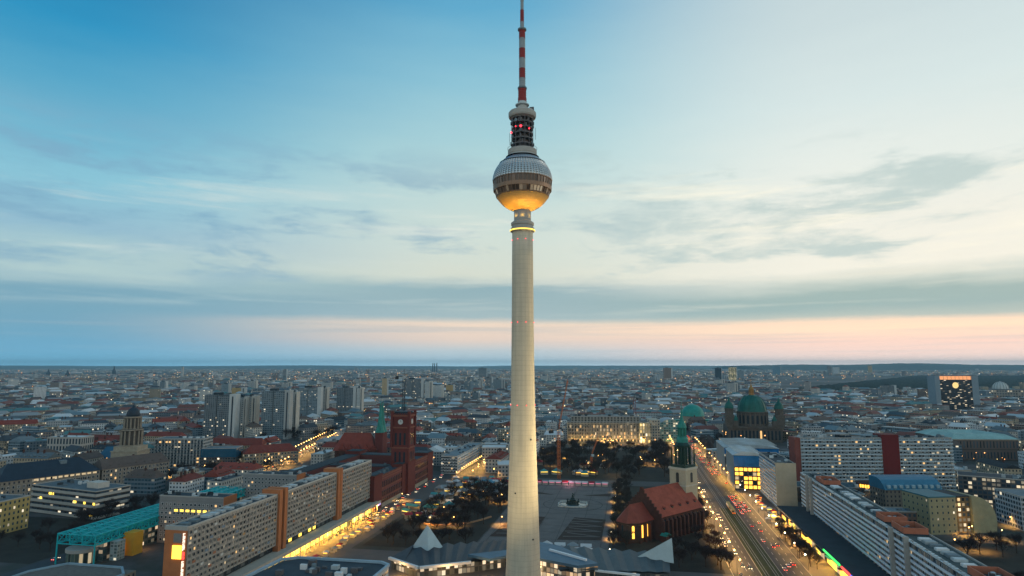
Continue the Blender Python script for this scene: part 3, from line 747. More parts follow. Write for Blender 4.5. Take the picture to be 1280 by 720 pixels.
units(rh, -84, -4, 2, 14, 24.6, 10); units(rh, -14, -2, 20, 60, 24.6, 6); units(rh, -70, -18, 68, 80, 24.6, 5)
q = MB(); tx, ty, tw_ = -5.4, 80.5, 8.4
def sq(q, hw, z0, z1, m=0): q.box(tx-hw, tx+hw, ty-hw, ty+hw, z0, z1, m)
sq(q, 8.4, 0, 40); sq(q, 8.7, 40, 41.2, 1); sq(q, 8.1, 41.2, 58); sq(q, 8.8, 58, 59.2, 1); sq(q, 8.0, 59.2, 68.5); sq(q, 8.9, 68.5, 70.2, 1); sq(q, 6.4, 70.2, 73, 2)
for sx in (-1, 1):
    for sy in (-1, 1): q.box(tx+sx*8.2-1.1, tx+sx*8.2+1.1, ty+sy*8.2-1.1, ty+sy*8.2+1.1, 41, 73.5)
for i in range(7):
    for e_ in (-8.9, 8.4): q.box(tx-7+i*2.1, tx-6+i*2.1, ty+e_, ty+e_+.5, 70.2, 71.6); q.box(tx+e_, tx+e_+.5, ty-7+i*2.1, ty-6+i*2.1, 70.2, 71.6)
ct = q.build('clock_tower', [REDBRICK, TERR, SLATE], rh)
v = MB(); v.lathe([(0.01,-.0),(2.3,0),(2.3,.35),(0.01,.4)], 28); ck = v.build('clock_face', [mat('clock_white', (.5,.52,.5), .5)], ct, loc=(tx, ty-8.1, 63.8)); ck.rotation_euler[0] = pi/2
v = MB(); v.lathe([(0.01,-.0),(2.3,0),(2.3,.35),(0.01,.4)], 28); ck = v.build('clock_face', MATS['clock_white'], ct, loc=(tx+8.1, ty, 63.8)); ck.rotation_euler[1] = pi/2
v = MB(); v.box(-.12,.12,-.2,.2,0,1.9); v.box(0,1.3,-.2,.2,-.1,.1); v.build('clock_hands', DARKM, ct, loc=(tx, ty-8.5, 63.8))
aw = []
for z_, hh in ((43,11),(28,9)):
    aw += [((tx-6.3, ty-8.15 if z_ > 40 else ty-8.42, z_), 0, 3, 4.2, 1.8, hh), ((tx+(8.15 if z_ > 40 else 8.42), ty-6.3, z_), pi/2, 3, 4.2, 1.8, hh)]
arch_windows(ct, [(o_1, a_1, n1_, c1_, w1_, h1_) for o_1, a_1, n1_, c1_, w1_, h1_ in aw], frame=None)
v = MB(); v.bar((tx,ty,73),(tx,ty,93),.35,8,r2=.15); v.build('flagpole', DARKM, ct)

# ------------------------------------------------------------------ long balcony slab on the right
KLW = facade('balcony_recess', (.08,.12,.16), glass=(.035,.05,.065), fw=.55, fh=.62, lit=.03, lits=.7, var=.3, cv=.45)
BALC = mat('balcony_parapet', (.58,.70,.78), .7, var=.2, scale=.5)
kl = root('balcony_slab_building', 'long pale slab block with stacked balcony bands and brick penthouses beside the avenue', 'apartment block', wxy(131, 225))
KLL = 325
q = MB(); q.box(1.2, 14.5, 0, KLL, 4, 30.5, cell=(3,2.75)); q.build('wall', KLW, kl)
q = MB(); q.box(1.4, 14.3, .2, KLL-.2, 30.4, 30.75); kr = q.build('roof', mat('green_grey_roofing', (.06,.085,.085), .85, var=.3, scale=.2), kl)
q = MB(); q.box(14.3, 14.9, 0, KLL, 30, 31.5); q.box(1.0, 1.6, 0, KLL, 30, 31.3); q.build('parapet', CONC, kr)
for j in range(9):                                     # one balcony band to a floor, then its slab
    z_ = 4.6+j*2.8
    q = MB(); q.box(0, .22, 0, KLL, z_, z_+1.15); q.box(0, 1.25, 0, KLL, z_-.22, z_); q.build('balcony_band', BALC, kl)
q = MB()
for i in range(int(KLL/6)+1): q.box(.1, 1.2, i*6, i*6+.16, 4.6, 30)
q.build('balcony_dividers', CONC, kl)
q = MB()
for i in range(int(KLL/3)): q.box(-.1, 1.4, 1+i*3, 2.4+i*3, 30.8, 31.5) if i % 5 else None
q.box(-.1, 1.4, .5, KLL-.5, 30.55, 30.8); q.build('crenellated_roof_edge', ROOFP, kl)
for s_ in (125, 143.5, 292, 303, 40):
    q = MB(); q.box(-1.9, .1, s_-.9, s_+.9, 2, 32.6); q.build('concrete_fin', CONC, kl)
PINKB = mat('salmon_brick', (.40,.14,.08), .85, var=.2)
for s_, l_ in ((135.5,15),(160,12),(270,19),(60,14)):
    q = MB(); q.box(2.2, 13.6, s_, s_+l_, 30.8, 31.5, 1)
    q.box(2.2, 13.6, s_, s_+.5, 31.5, 34.4); q.box(2.2, 13.6, s_+l_-.5, s_+l_, 31.5, 34.4); q.box(2.2, 2.7, s_+.5, s_+l_-.5, 31.5, 34.4); q.box(13.1, 13.6, s_+.5, s_+l_-.5, 31.5, 34.4)
    ph = q.build('brick_penthouse', [PINKB, ROOFD], kl)
    for k_ in range(7):
        a, b_ = random.uniform(4,12), random.uniform(s_+1.5, s_+l_-2.5); v = MB(); v.box(a-.7, a+.7, b_-.7, b_+.7, 31.5, 32.4+random.random()*1.6); v.build('roof_fan', random.choice((ROOFP, CAGE, ROOFG)), ph)
k_ = 6
while k_ < KLL-8:
    if not any(s_-5 < k_ < s_+l_+1 for s_, l_ in ((135.5,15),(160,12),(270,19),(60,14))):
        v = MB(); d_ = random.choice((2.6,3.6,4.4)); v.box(5.2, 10.6, k_, k_+d_, 30.8, 31.9); v.box(5.5,10.3,k_+.3,k_+d_-.3,31.9,32.1); v.build('skylight', random.choice((WHITE, ROOFP, ROOFG, ROOFP, ROOFD)), kl)
    k_ += random.choice((5.2, 6, 7.5))
def klskip(i, j): return (i*7+j*3) % 11 < 4
windows(kl, [((1.2, KLL-.5, 5.1), -pi/2, 108, 9, 3.0, 2.8, 1.5, 1.75, lambda i, j: (i*7+j*5) % 6 == 0)], lit=.05)
q = MB(); q.box(-19, 1.1, 0, KLL-6, 0, 5.4); q.box(-19.5, 1.0, -.5, KLL-5.5, 5.4, 6.0, 1); q.build('shop_podium', [PALE, ROOFD], kl)
random.seed(9); y_ = 60
while y_ < KLL-14:
    w_ = random.choice((5,7,9)); 
    v = MB(); v.box(-19.35, -19.02, y_, y_+w_-.5, .4, 3.9); v.build('shop_front', random.choice((GLOWY, GLOW, GLOW, GLOWO, WLIT2, GLASS)), kl)
    if random.random() < .5: v = MB(); v.box(-20.6, -19.1, y_+.3, y_+w_-.8, 3.9, 4.4); v.build('awning', random.choice((REDBRICK, WHITE, DARKM)), kl)
    y_ += w_
for y0, y1, mt, nm in ((166, 196, GLOWG, 'green_neon_sign'), (150,163, GLOWR, 'red_neon_sign'), (141,148,GLOWB,'blue_neon_sign')):
    v = MB(); v.box(-20.2, -19.6, y0, y1, 5.9, 6.7); v.build(nm, mt, kl)
for i in range(16): spot('shop_glow', (-20.6, 66+i*16.2, 4.6), (-25, 66+i*16.2, 0), 14000, (1,.46,.06), 140, kl, .6, .6)

# slab with the blank beige gable
k2 = root('slab_apartment_building', 'pale slab block with a blank beige gable at the far end of the balcony slab', 'apartment block', wxy(115.5, 562))
S2 = facade('pale_band_facade', (.36,.385,.385), glass=(.07,.10,.12), fw=1, fh=.46, lit=.04, lits=.8, var=.15, line=.2)
q = MB(); q.box(0, 15, 0, 68, 0, 35.5, cell=(3,2.8)); q.build('wall', S2, k2); flat_roof(k2, 0, 15, 0, 68, 35.5)
q = MB(); q.box(-.4, 15.4, -.7, 0, 0, 36.4); q.build('gable_wall', mat('beige_render', (.42,.37,.27), .85, var=.12), k2)
units(k2, 0, 15, 0, 68, 35.5, 14)
windows(k2, [((0, 67.5, 2.6), -pi/2, 22, 11, 3.0, 2.8, 2.1, 1.25)], lit=.04)
for j in range(12):
    v = MB(); v.box(-.5, -.02, .5, 67.5, 1.6+j*2.8, 2.3+j*2.8); v.build('parapet_band', BALC, k2)

# two halls with blue glass and pale barrel roofs
for lab, t0, s0, w_, d_, h_, lf in (('office block with a lit glass front and blue glass attic beside the avenue', 95, 641, 24, 46, 31, 1), ('pale-roofed hall with a blue glass gallery in front of the domed cathedral', 96, 706, 52, 62, 30, 0)):
    r = root('office_building', lab, 'office block', wxy(t0, s0))
    q = MB(); q.box(0, w_, 0, d_, 0, 21 if lf else 24, cell=(4,3.6)); q.build('wall', facade('lit_office_glass' if lf else 'hall_wall', (.13,.13,.125), glass=(.05,.05,.05), fw=.8, fh=.62, lit=.62 if lf else .12, lits=1.5 if lf else 1.1, warm=(1,.58,.12)), r)
    q = MB(); q.box(-.6, w_+.6, -.9, d_, 21 if lf else 24, h_); q.build('glass_attic', GLASSB, r)
    q = MB(); q.box(-.8, -.6, -.6, d_, 0, h_+.4); q.build('side_wall', facade('side_ribs', (.30,.31,.30), fw=.5, fh=.7, lit=.03, lits=1, var=.2), r)
    n_ = 10; pr = []
    for i in range(n_+1):
        x_ = -1.4+(w_+2.8)*i/n_; pr.append((x_, h_+.3+3.6*sin(pi*i/n_)**.8 if 0 < i < n_ else h_+.3))
    q = MB(); k0 = len(pr)
    q.add([(a, -1.5, c) for a, c in pr]+[(a, d_+1, c) for a, c in pr], [(i, i+1, i+1+k0, i+k0) for i in range(n_)]+[tuple(range(k0-1,-1,-1)), tuple(range(k0, 2*k0))], [0]*n_+[0,0])
    for i in range(0, int(d_), 7): q.box(1, w_-1, i, i+.4, h_+3.4, h_+4.1)
    q.build('barrel_roof', ROOFP, r)
    if lf:
        for i in range(6):
            for j in range(5): v = MB(); v.box(.4+i*4, 3.4+i*4, -.25, -.05, 1+j*4, 3.8+j*4); v.build('window', GLOW if random.random() < .72 else (GLASS if random.random() < .5 else WLIT2), r)
        for j in range(6): v = MB(); v.box(-.3, w_+.3, -1.1, -.3, .1+j*4, .7+j*4); v.build('floor_band', DARKM, r)
for i in range(9): spot('shop_glow', (*wxy(93.5, 600+i*14), 5), (*wxy(90, 600+i*14), 0), 9000, (1,.50,.07), 140, None, .6, .8)

# two tall balcony slabs with a dark red stair tower
SLF = facade('balcony_slab_front', (.40,.47,.50), glass=(.05,.075,.09), fw=.84, fh=.52, lit=.05, lits=1.3, var=.12, cv=.62)
ss = root('twin_slab_building', 'wide pale twin slab block with balcony bands joined by a dark red stair tower', 'apartment block', (262, 602), city=False)
for x0, x1 in ((5, 80), (96, 146)):
    q = MB(); q.box(x0, x1, 0, 14, 0, 48, cell=(3.4,3.2)); q.build('wall', SLF, ss); flat_roof(ss, x0, x1, 0, 14, 48, ROOFG); units(ss, x0, x1, 0, 14, 48, 14, 1.5)
    for j in range(15): v = MB(); v.box(x0, x1, -1.2, -.02, 1.0+j*3.2, 2.15+j*3.2); v.build('balcony_band', mat('grey_blue_parapet', (.38,.47,.52), .7, var=.2), ss)
    q = MB()
    for i in range(int((x1-x0)/6.8)+1): q.box(x0+i*6.8, x0+i*6.8+.25, -1.1, 0, 1, 48)
    q.build('balcony_dividers', CONC, ss)
windows(ss, [((5.3, 0, 2.3), 0, 22, 14, 3.36, 3.2, 2.0, 1.6, lambda i,j: (i*5+j*3)%7 > 4), ((96.3, 0, 2.3), 0, 14, 14, 3.4, 3.2, 2.0, 1.6, lambda i,j: (i*5+j*3)%7 > 4)], lit=.10)
DKRED = mat('dark_red_render', (.13,.014,.014), .8, var=.12)
q = MB(); q.box(80.1, 95.9, -1.5, 13, 0, 51.5); q.build('stair_tower', DKRED, ss)
q = MB(); q.box(0, 4.9, -.6, 13, 0, 48.6); q.build('end_wall', mat('red_brown_render', (.20,.06,.045), .8), ss)

# ------------------------------------------------------------------ brick church
CHT = mat('church_tiles', (.29,.070,.042), .85, var=.3, scale=.25)
ch = root('brick_church', 'old brick church with red tiled roof and pale tower under a green copper spire', 'church', (89, 447.5), rot=radians(41), city=False); ch.scale = (1.09, 1, 1)
# local x runs along the nave towards the tower, -y side faces the camera
q = MB(); q.box(0, 44, -15, 15, 0, 15.5); q.build('nave_wall', DKBRICK, ch)
q = MB(); q.gable(-.6, 44.5, -16, 16, 15.2, 31, 0, 'x', mg=1); nr = q.build('nave_roof', [CHT, DKBRICK], ch)
for i in range(5): v = MB(); v.box(6+i*8.4, 7.6+i*8.4, -12.6, -10.6, 17.6, 19.8); v.gable(5.8+i*8.4, 7.8+i*8.4, -12.9, -10, 19.8, 20.6, 1, 'y'); v.build('dormer', [DARKM, TILE], nr)
q = MB()
for j in range(9): q.box(-.9, 0, -15.6+j*1.95, -14.2+j*1.95, 15.6+j*1.9, 17.5+j*1.9); q.box(-.9, 0, 14.2-j*1.95, 15.6-j*1.95, 15.6+j*1.9, 17.5+j*1.9)
q.build('stepped_gable', DKBRICK, ch)
for i in range(11): v = MB(); v.box(.2+i*4.25, 1.4+i*4.25, -17, -15, 0, 12.5); v.add([(.2+i*4.25,-17,12.5),(1.4+i*4.25,-17,12.5),(1.4+i*4.25,-15,14.6),(.2+i*4.25,-15,14.6)], [(0,1,2,3)]); v.build('buttress', DKBRICK, ch)
arch_windows(ch, [((1.6, -15.0, 4), 0, 10, 4.25, 1.7, 9.5)], frame=None, litp=0)
# choir
q = MB(); cp = [(-14,-8.5),(0,-8.5),(0,8.5),(-14,8.5),(-20,4),(-20,-4)]; q.prism(cp, 0, 13); q.build('choir_wall', DKBRICK, ch)
q = MB(); ez = 12.8; e2 = [(-14.6,-9.4),(0,-9.4),(0,9.4),(-14.6,9.4),(-21,4.4),(-21,-4.4)]
q.add([(a,b_,ez) for a,b_ in e2]+[(-13,0,23),(0,0,23)], [(0,1,7,6),(2,3,6,7),(3,4,6),(4,5,6),(5,0,6),(1,2,7),(5,4,3,2,1,0)]); q.build('choir_roof', TILE, ch)
for a, b_, an in ((-11,-8.52,0),(-6.5,-8.52,0),(-2.3,-8.52,0),(-17.05,-6.28,-radians(36.9)),(-20.02,0,-pi/2)):
    v = MB(); arch_mesh(v, 1.5, 8, -.15, .02); o = v.build('arched_window', GLOW if a in (-11,-17.05,-6.5) else GLASS, ch, loc=(a, b_, 3)); o.rotation_euler[2] = an
for a, b_ in ((-14,-8.5),(-20,-4),(-20,4),(-8.7,-8.6),(-4.3,-8.6)): v = MB(); v.box(a-.6, a+.6, b_-1.6, b_, 0, 11.5); v.build('buttress', DKBRICK, ch)
v = MB(); v.box(-1.5, 3.5, -19.5, -15.2, 0, 4); v.gable(-2, 4, -20, -15, 4, 6, 1, 'y'); v.build('green_porch', [DKBRICK, COPPER], ch)
# tower
TWR = mat('pale_tower_render', (.44,.38,.27), .85, var=.15, scale=.3)
q = MB(); q.box(38, 51.5, -6.8, 6.8, 0, 40); q.box(37.5, 52, -7.3, 7.3, 40, 41.4, 1); q.box(37.7, 51.8, -7.05, 7.05, 28.5, 29.3, 1); tt = q.build('tower', [TWR, mat('pale_cornice', (.5,.47,.38), .8)], ch)
for o_1, an in (((44.75,-6.82),0),((37.98,0),-pi/2),((51.52,0),pi/2)):
    for z_, hh, ww in ((31,7,2.4),(19,5,1.2)):
        v = MB(); arch_mesh(v, ww, hh, -.18, .02); o = v.build('belfry_opening', DARKM, tt, loc=(o_1[0], o_1[1], z_)); o.rotation_euler[2] = an
GRN = mat('dark_green_spire', (.006,.038,.03), .5, var=.5, scale=.4)
q = MB(); cx_ = 44.75
q.box(cx_-6.2, cx_+6.2, -6.2, 6.2, 41.4, 43.2)
for i in range(8):
    a_ = 2*pi*i/8+pi/8; q.bar((cx_+5.2*cos(a_),5.2*sin(a_),43),(cx_+5.2*cos(a_),5.2*sin(a_),56),.75,6)
for sx in (-1,1):
    for sy in (-1,1): q.bar((cx_+5.6*sx,5.6*sy,43),(cx_+5.6*sx,5.6*sy,53),.6,6); q.bar((cx_+5.6*sx,5.6*sy,53),(cx_+5.6*sx,5.6*sy,57.5),.6,6,r2=.05)
q.lathe([(3.4,43),(3.4,56)], 8, 0, cx_, 0); q.lathe([(5.9,55.5),(6.1,57),(5.0,58.2),(4.4,59)], 8, 0, cx_, 0)
q.build('spire_lantern', GRN, ch)
q = MB()
q.lathe([(4.4,59),(4.2,61),(3.3,63)], 8, 0, cx_, 0)
for i in range(8): a_ = 2*pi*i/8; q.bar((cx_+2.7*cos(a_),2.7*sin(a_),62.5),(cx_+2.7*cos(a_),2.7*sin(a_),69),.4,5)
q.lathe([(1.5,63),(1.5,69)], 8, 0, cx_, 0)
q.lathe([(3.2,69),(3.4,69.8),(2.9,71.5),(1.9,73.6),(1.2,75.5),(1.0,77),(.55,80),(.3,84),(.12,89)], 12, 0, cx_, 0); q.ball((cx_,0,80.5),.8,8); q.ball((cx_,0,89.4),.5,8)
q.bar((cx_,0,89),(cx_,0,91.5),.1,4); q.bar((cx_-.8,0,90.7),(cx_+.8,0,90.7),.1,4)
q.build('spire', COPPER, ch)

# ------------------------------------------------------------------ fountain
ft = root('fountain', 'round fountain with dark bronze sculpture group in the middle of the paved square', 'fountain', wxy(-49, 548))
q = MB(); q.lathe([(12.4,0),(12.4,.9),(11.4,.95),(11.4,.3)], 40, cap=False)
for i in range(4): a_ = pi/2*i+pi/4; q.lathe([(3.2,0),(3.2,.8),(2.6,.8),(2.6,.3)], 16, 0, 12*cos(a_), 12*sin(a_), cap=False)
q.build('basin_rim', PALE, ft)
q = MB(); q.lathe([(0.01,.35),(11.5,.36)], 40, cap=False); q.build('basin_water', mat('fountain_water', (.10,.14,.15), .15, var=.2), ft)
q = MB(); q.lathe([(4.6,.3),(4.2,1.6),(3.2,2.0),(2.8,3.4),(3.6,4.2),(2.2,4.6),(1.4,5.8)], 14)
for i in range(4):
    a_ = pi/2*i; q.bar((3.4*cos(a_),3.4*sin(a_),1.6),(4.6*cos(a_+.2),4.6*sin(a_+.2),3.6),.7,7,r2=.35); q.ball((4.7*cos(a_+.2),4.7*sin(a_+.2),4.1),.5,8)
    q.bar((6.6*cos(a_+.8),6.6*sin(a_+.8),.9),(6.2*cos(a_+.8),6.2*sin(a_+.8),2.8),.8,7,r2=.45); q.ball((6.2*cos(a_+.8),6.2*sin(a_+.8),3.3),.5,8)
q.bar((0,0,5.6),(0,0,8.2),.9,8,r2=.6); q.ball((0,0,8.9),.55,8); q.bar((0,0,7.6),(1.6,0,8.6),.25,6); q.bar((1.6,0,6.5),(1.6,0,10.4),.1,5)
q.build('bronze_sculpture', mat('dark_bronze', (.02,.035,.033), .45, .5), ft)

# ------------------------------------------------------------------ pavilion round the foot of the tower
pvn = root('base_pavilion', 'low pavilion with dark folded roofs and pale roof edge round the tower foot', 'pavilion', (0, 0), city=False)
DKR = mat('folded_dark_roof', (.045,.045,.052), .55, var=.25); GRR = mat('folded_grey_roof', (.06,.08,.09), .55, var=.2)
def folded(name, poly0, poly1, nf, m, zt=7.0, fold=1.5):
    """folded plate roof between two long edges (front edge poly0, back edge poly1)"""
    q = MB(); P = []
    for i in range(nf*2+1):
        t_ = i/(nf*2); up = fold if i % 2 else 0
        a = [poly0[0][k_]+(poly0[1][k_]-poly0[0][k_])*t_ for k_ in (0,1)]; b_ = [poly1[0][k_]+(poly1[1][k_]-poly1[0][k_])*t_ for k_ in (0,1)]
        P.append((a[0],a[1],zt+up*.3)); P.append((b_[0],b_[1],zt+1.0+up))
    q.add(P, [(2*i, 2*i+2, 2*i+3, 2*i+1) for i in range(nf*2)])
    q.add([(x_,y_,z_-1.0) for x_,y_,z_ in P], [(2*i+1, 2*i+3, 2*i+2, 2*i) for i in range(nf*2)])
    return q.build(name, m, pvn)
def edge(name, pts, z0, z1, th, m, out=0):
    q = MB()
    for a, b_ in zip(pts, pts[1:]):
        d = Vector((b_[0]-a[0], b_[1]-a[1], 0)); d.normalize(); nn_ = Vector((d.y, -d.x, 0))*th
        q.add([(a[0],a[1],z0),(b_[0],b_[1],z0),(b_[0]+nn_.x,b_[1]+nn_.y,z0),(a[0]+nn_.x,a[1]+nn_.y,z0),(a[0],a[1],z1),(b_[0],b_[1],z1),(b_[0]+nn_.x,b_[1]+nn_.y,z1),(a[0]+nn_.x,a[1]+nn_.y,z1)],
              [(0,1,2,3),(4,5,6,7),(0,1,5,4),(1,2,6,5),(2,3,7,6),(3,0,4,7)])
    return q.build(name, m, pvn)
A0, A1, A2 = at(488, 697, 7), at(524, 709, 7), at(588, 702, 7)
B0, B2 = at(517, 684, 8), at(645, 676, 8)
folded('folded_roof', (A1, A2), (B0, at(600,679,8)), 5, DKR)
folded('folded_roof', (at(586,701,7.2), at(640,694,7.2)), (at(600,679,8), B2), 4, DKR)
folded('folded_roof', (A0, A1), (B0, B0), 1, DKR)
edge('pale_roof_edge', [A0, A1, A2], 6.3, 7.6, 1.6, WHITE)
PG = facade('pavilion_glass', (.10,.10,.10), glass=(.05,.06,.06), fw=.85, fh=.8, lit=.5, lits=1.0, warm=(1,.45,.12))
def glasswall(pts, z0, z1, inset):
    q = MB(); o = 0
    for a, b_ in zip(pts, pts[1:]):
        L_1 = hypot(a[0]-b_[0], a[1]-b_[1]); k_ = max(1, round(L_1/2.4)); nz_ = max(1, round((z1-z0)/3))
        q.add([(a[0],a[1]+inset,z0),(b_[0],b_[1]+inset,z0),(b_[0],b_[1]+inset,z1),(a[0],a[1]+inset,z1)], [(0,1,2,3)], 0, [[(o,0),(o+k_,0),(o+k_,nz_),(o,nz_)]]); o += k_+5
    return q.build('glass_wall', PG, pvn)
glasswall([A0, A1, A2, at(640,694,7.2)], 0, 6.4, 3.5)
q = MB(); C0, C1, C2, C3 = at(585,694,9), at(640,688,9), at(640,694,9), at(612,700,9)
q.prism([C3, C2, C1, C0], 8.2, 9.6); q.build('blue_flat_roof', mat('blue_grey_roof', (.06,.13,.19), .5, var=.2), pvn)
q = MB(); D0, D1, D2, D3 = at(660,697,9), at(748,706,9), at(700,684,9), at(660,676,9)
D4 = at(722,709,9); q.prism([D0, D4, D1, D2, D3], 8.4, 9.8); q.build('blue_flat_roof', MATS['blue_grey_roof'], pvn)
e0, e1 = at(686,688,10), at(732,701,10); d = Vector((e1[0]-e0[0], e1[1]-e0[1], 0)).normalized(); nn_ = Vector((d.y,-d.x,0))*1.3
q = MB(); q.prism([(e0[0],e0[1]),(e1[0],e1[1]),(e1[0]-nn_.x,e1[1]-nn_.y),(e0[0]-nn_.x,e0[1]-nn_.y)][::-1], 9.8, 10.8); q.build('roof_light_strip', mat('skylight_white', (.75,.78,.8), .4, var=.05), pvn)
glasswall([D0, D4, D1], 0, 8.4, 1.5)
folded('folded_roof', (at(700,712,7), at(838,716,7)), (at(684,683,8), at(836,693,8)), 8, GRR)
edge('pale_roof_edge', [at(744,712,7), at(800,718,7)], 6.2, 7.2, 1.2, WHITE)
glasswall([at(744,712,7), at(838,718,7)], 0, 6.2, 2)
PYR = mat('pale_metal_roof', (.38,.46,.47), .45, .2, var=.12)
q = MB(); c = at(535,683,8); hw = 9.2
bp = [(c[0]-hw, c[1]-3), (c[0]+1, c[1]-9), (c[0]+hw, c[1]-2), (c[0]+4, c[1]+8), (c[0]-5, c[1]+8)]
q.add([(a,b_,8) for a,b_ in bp]+[(c[0]-.5,c[1],20.5)], [(i,(i+1)%5,5) for i in range(5)]+[(4,3,2,1,0)]); q.build('pyramid_roof', PYR, pvn)
q = MB(); c = at(822,700,8)
bp = [(c[0]-10, c[1]+6), (c[0]+7.5, c[1]-6), (c[0]+8.2, c[1]+2), (c[0]+6, c[1]+9)]
q.add([(a,b_,8) for a,b_ in bp]+[(c[0]+8,c[1]-1,20)], [(0,1,4),(1,2,4),(2,3,4),(3,0,4),(3,2,1,0)]); q.build('pyramid_roof', PYR, pvn)
for p_ in ((500,712),(560,716),(610,716),(668,712),(735,716)): plight('entrance_light', (*at(*p_, 4), 4.0), 2600, (1,.55,.2), .5, pvn)

# ------------------------------------------------------------------ landmarks left of the tower
def W(name, label, cat, x, y, rot=0.0, grp=None): return root(name, label, cat, (x, y), rot, grp, city=False)
OLDF = facade('old_stone_front', (.22,.19,.15), glass=(.03,.03,.035), fw=.4, fh=.5, lit=.05, lits=1.2, line=.25)
def pitched(r, x0, x1, y0, y1, h, rh_, wall, roofm, cell=(3.4,3.6), ax='x', hip=0.0, dorm=0, over=.6, gm_=None):
    q = MB(); q.box(x0, x1, y0, y1, 0, h, cell=cell); q.build('wall', wall, r)
    q = MB(); q.gable(x0-over, x1+over, y0-over, y1+over, h+.02, h+rh_, 0, ax, hip, mg=1 if (gm_ and hip == 0) else 0); ro = q.build('roof', [roofm, gm_ or roofm], r)
    for i in range(dorm):
        if ax == 'x':
            cx = x0+(x1-x0)*(i+1)/(dorm+1); v = MB(); yb = y0+(y1-y0)*.13
            v.box(cx-.9, cx+.9, yb-.6, yb+2.6, h+.4, h+2.3, 0); v.gable(cx-1.1, cx+1.1, yb-.8, yb+3, h+2.3, h+3, 1, 'y')
        else:
            cx = y0+(y1-y0)*(i+1)/(dorm+1); v = MB(); xb = x1-(x1-x0)*.13
            v.box(xb-2.6, xb+.6, cx-.9, cx+.9, h+.4, h+2.3, 0); v.gable(xb-3, xb+.8, cx-1.1, cx+1.1, h+2.3, h+3, 1, 'x')
        v.build('dormer', [WLIT2 if random.random() < .06 else CURT, roofm], ro)
    return ro
# twin-spired church
nk = W('twin_spired_church', 'red roofed brick church with green twin spires behind the city hall', 'church', -147, 738, -radians(4))
q = MB(); q.box(-52, -6, -10, 10, 0, 20.5); q.build('nave_wall', DKBRICK, nk)
q = MB(); q.gable(-54, -5, -11.5, 11.5, 20, 39, 0, 'x', hip=9); q.build('nave_roof', TILE, nk)
for i in range(8): v = MB(); v.box(-50+i*5.8, -49+i*5.8, -12, -10, 0, 17); v.build('buttress', DKBRICK, nk)
arch_windows(nk, [((-49, -10.0, 4), 0, 7, 5.8, 2.2, 13)], litp=.1)
for sx in range(5): v = MB(); v.box(-47+sx*9, -39.5+sx*9, -11.2, -9.9, 17, 21.5); v.gable(-47.4+sx*9, -39.1+sx*9, -12, -6, 21.5, 27, 1, 'y'); v.build('side_gable', [DKBRICK, TILE], nk)
for yy_ in (-4.6, 4.6):
    v = MB(); v.box(-6.5, 2.5, yy_-4.4, yy_+4.4, 0, 40); v.build('brick_tower', REDBRICK, nk)
    v = MB(); v.lathe([(5.6,40),(3.4,47),(2.4,54),(.15,76)], 8, 0, -2, yy_, a0=pi/8); v.build('spire', COPPER, nk)
# old domed stone tower
st = W('domed_stone_tower', 'old domed stone tower with ring of columns rising behind the dark roofs', 'tower', -414, 706)
q = MB(); q.box(-14, 14, -12, 12, 0, 24); q.box(-12.5, 12.5, -10.5, 10.5, 24, 29); q.box(-14.6, 14.6, -12.6, 12.6, 23.4, 24.4); q.build('base_block', SAND, st)
STN = mat('tower_stone', (.27,.23,.175), .9, var=.35, scale=.25)
q = MB(); q.lathe([(9,29),(9,45)], 24); q.lathe([(10.6,44.6),(11,45.2),(10.6,46.6),(8,47)], 32); q.lathe([(7.2,46),(7.2,58.5)], 24); q.lathe([(8.6,58),(9,58.8),(8.4,60),(6.5,60.4)], 32); q.build('drum', mat('dark_stone', (.10,.085,.07), .9), st)
for rr, z0, z1, n_ in ((10.2,29,44.8,14),(8.1,47,58.2,14)):
    for i in range(n_):
        a_ = 2*pi*i/n_+.1; v = MB(); v.bar((rr*cos(a_),rr*sin(a_),z0),(rr*cos(a_),rr*sin(a_),z1),.85 if rr > 9 else .7,8); v.box(rr*cos(a_)-1, rr*cos(a_)+1, rr*sin(a_)-1, rr*sin(a_)+1, z0, z0+1); v.build('column', STN, st)
for z_, r_1 in ((29,11.4),(45.6,10.9),(59,9)): v = MB(); v.lathe([(r_1-1.5,z_-.5),(r_1,z_-.3),(r_1,z_+.9),(r_1-1.5,z_+1.1)], 36); v.build('cornice', STN, st)
q = MB(); q.lathe([(6.4,60.2),(6.6,62),(6.0,65),(4.6,67.6),(2.6,69.2),(1.4,69.8),(1.4,71.4),(.5,72.2),(.1,75)], 24); q.build('dome', SLATE, st, smooth=True)
# long dark-roofed building in front of it
ax_ang = atan2(81, 54)
db = W('long_dark_roofed_building', 'long old building with steep dark roof and a lit eave row at left', 'public building', -425, 540, ax_ang)
# local +x runs away along the facade; facade is on -y side
pitched(db, 0, 78, 0, 34, 19, 12, OLDF, SLATE, hip=12)
for i in range(11): v = MB(); v.box(26+i*4.6, 29+i*4.6, -.25, -.02, 16.7, 18.2); v.build('lit_eave_window', WLIT2, db)
windows(db, [((2, 0, 2.0), 0, 20, 4, 3.8, 3.5, 1.5, 2.1)], lit=.05, limit=60)
for a, b_ in ((38,22),(52,13),(66,19)): v = MB(); v.box(a-2.5, a+2.5, b_-2, b_+2, 24, 30); v.build('roof_hatch', ROOFG, db)
db2 = W('brown_roofed_building', 'brown roofed stone building directly below the domed stone tower', 'public building', -425+54/97.3*80, 540+81/97.3*80, ax_ang)
pitched(db2, 0, 62, 0, 24, 19, 8.5, OLDF, BROWNROOF, hip=3, dorm=7)
windows(db2, [((2, 0, 2.0), 0, 15, 5, 3.9, 3.4, 1.5, 2.0)], lit=.06, limit=60)
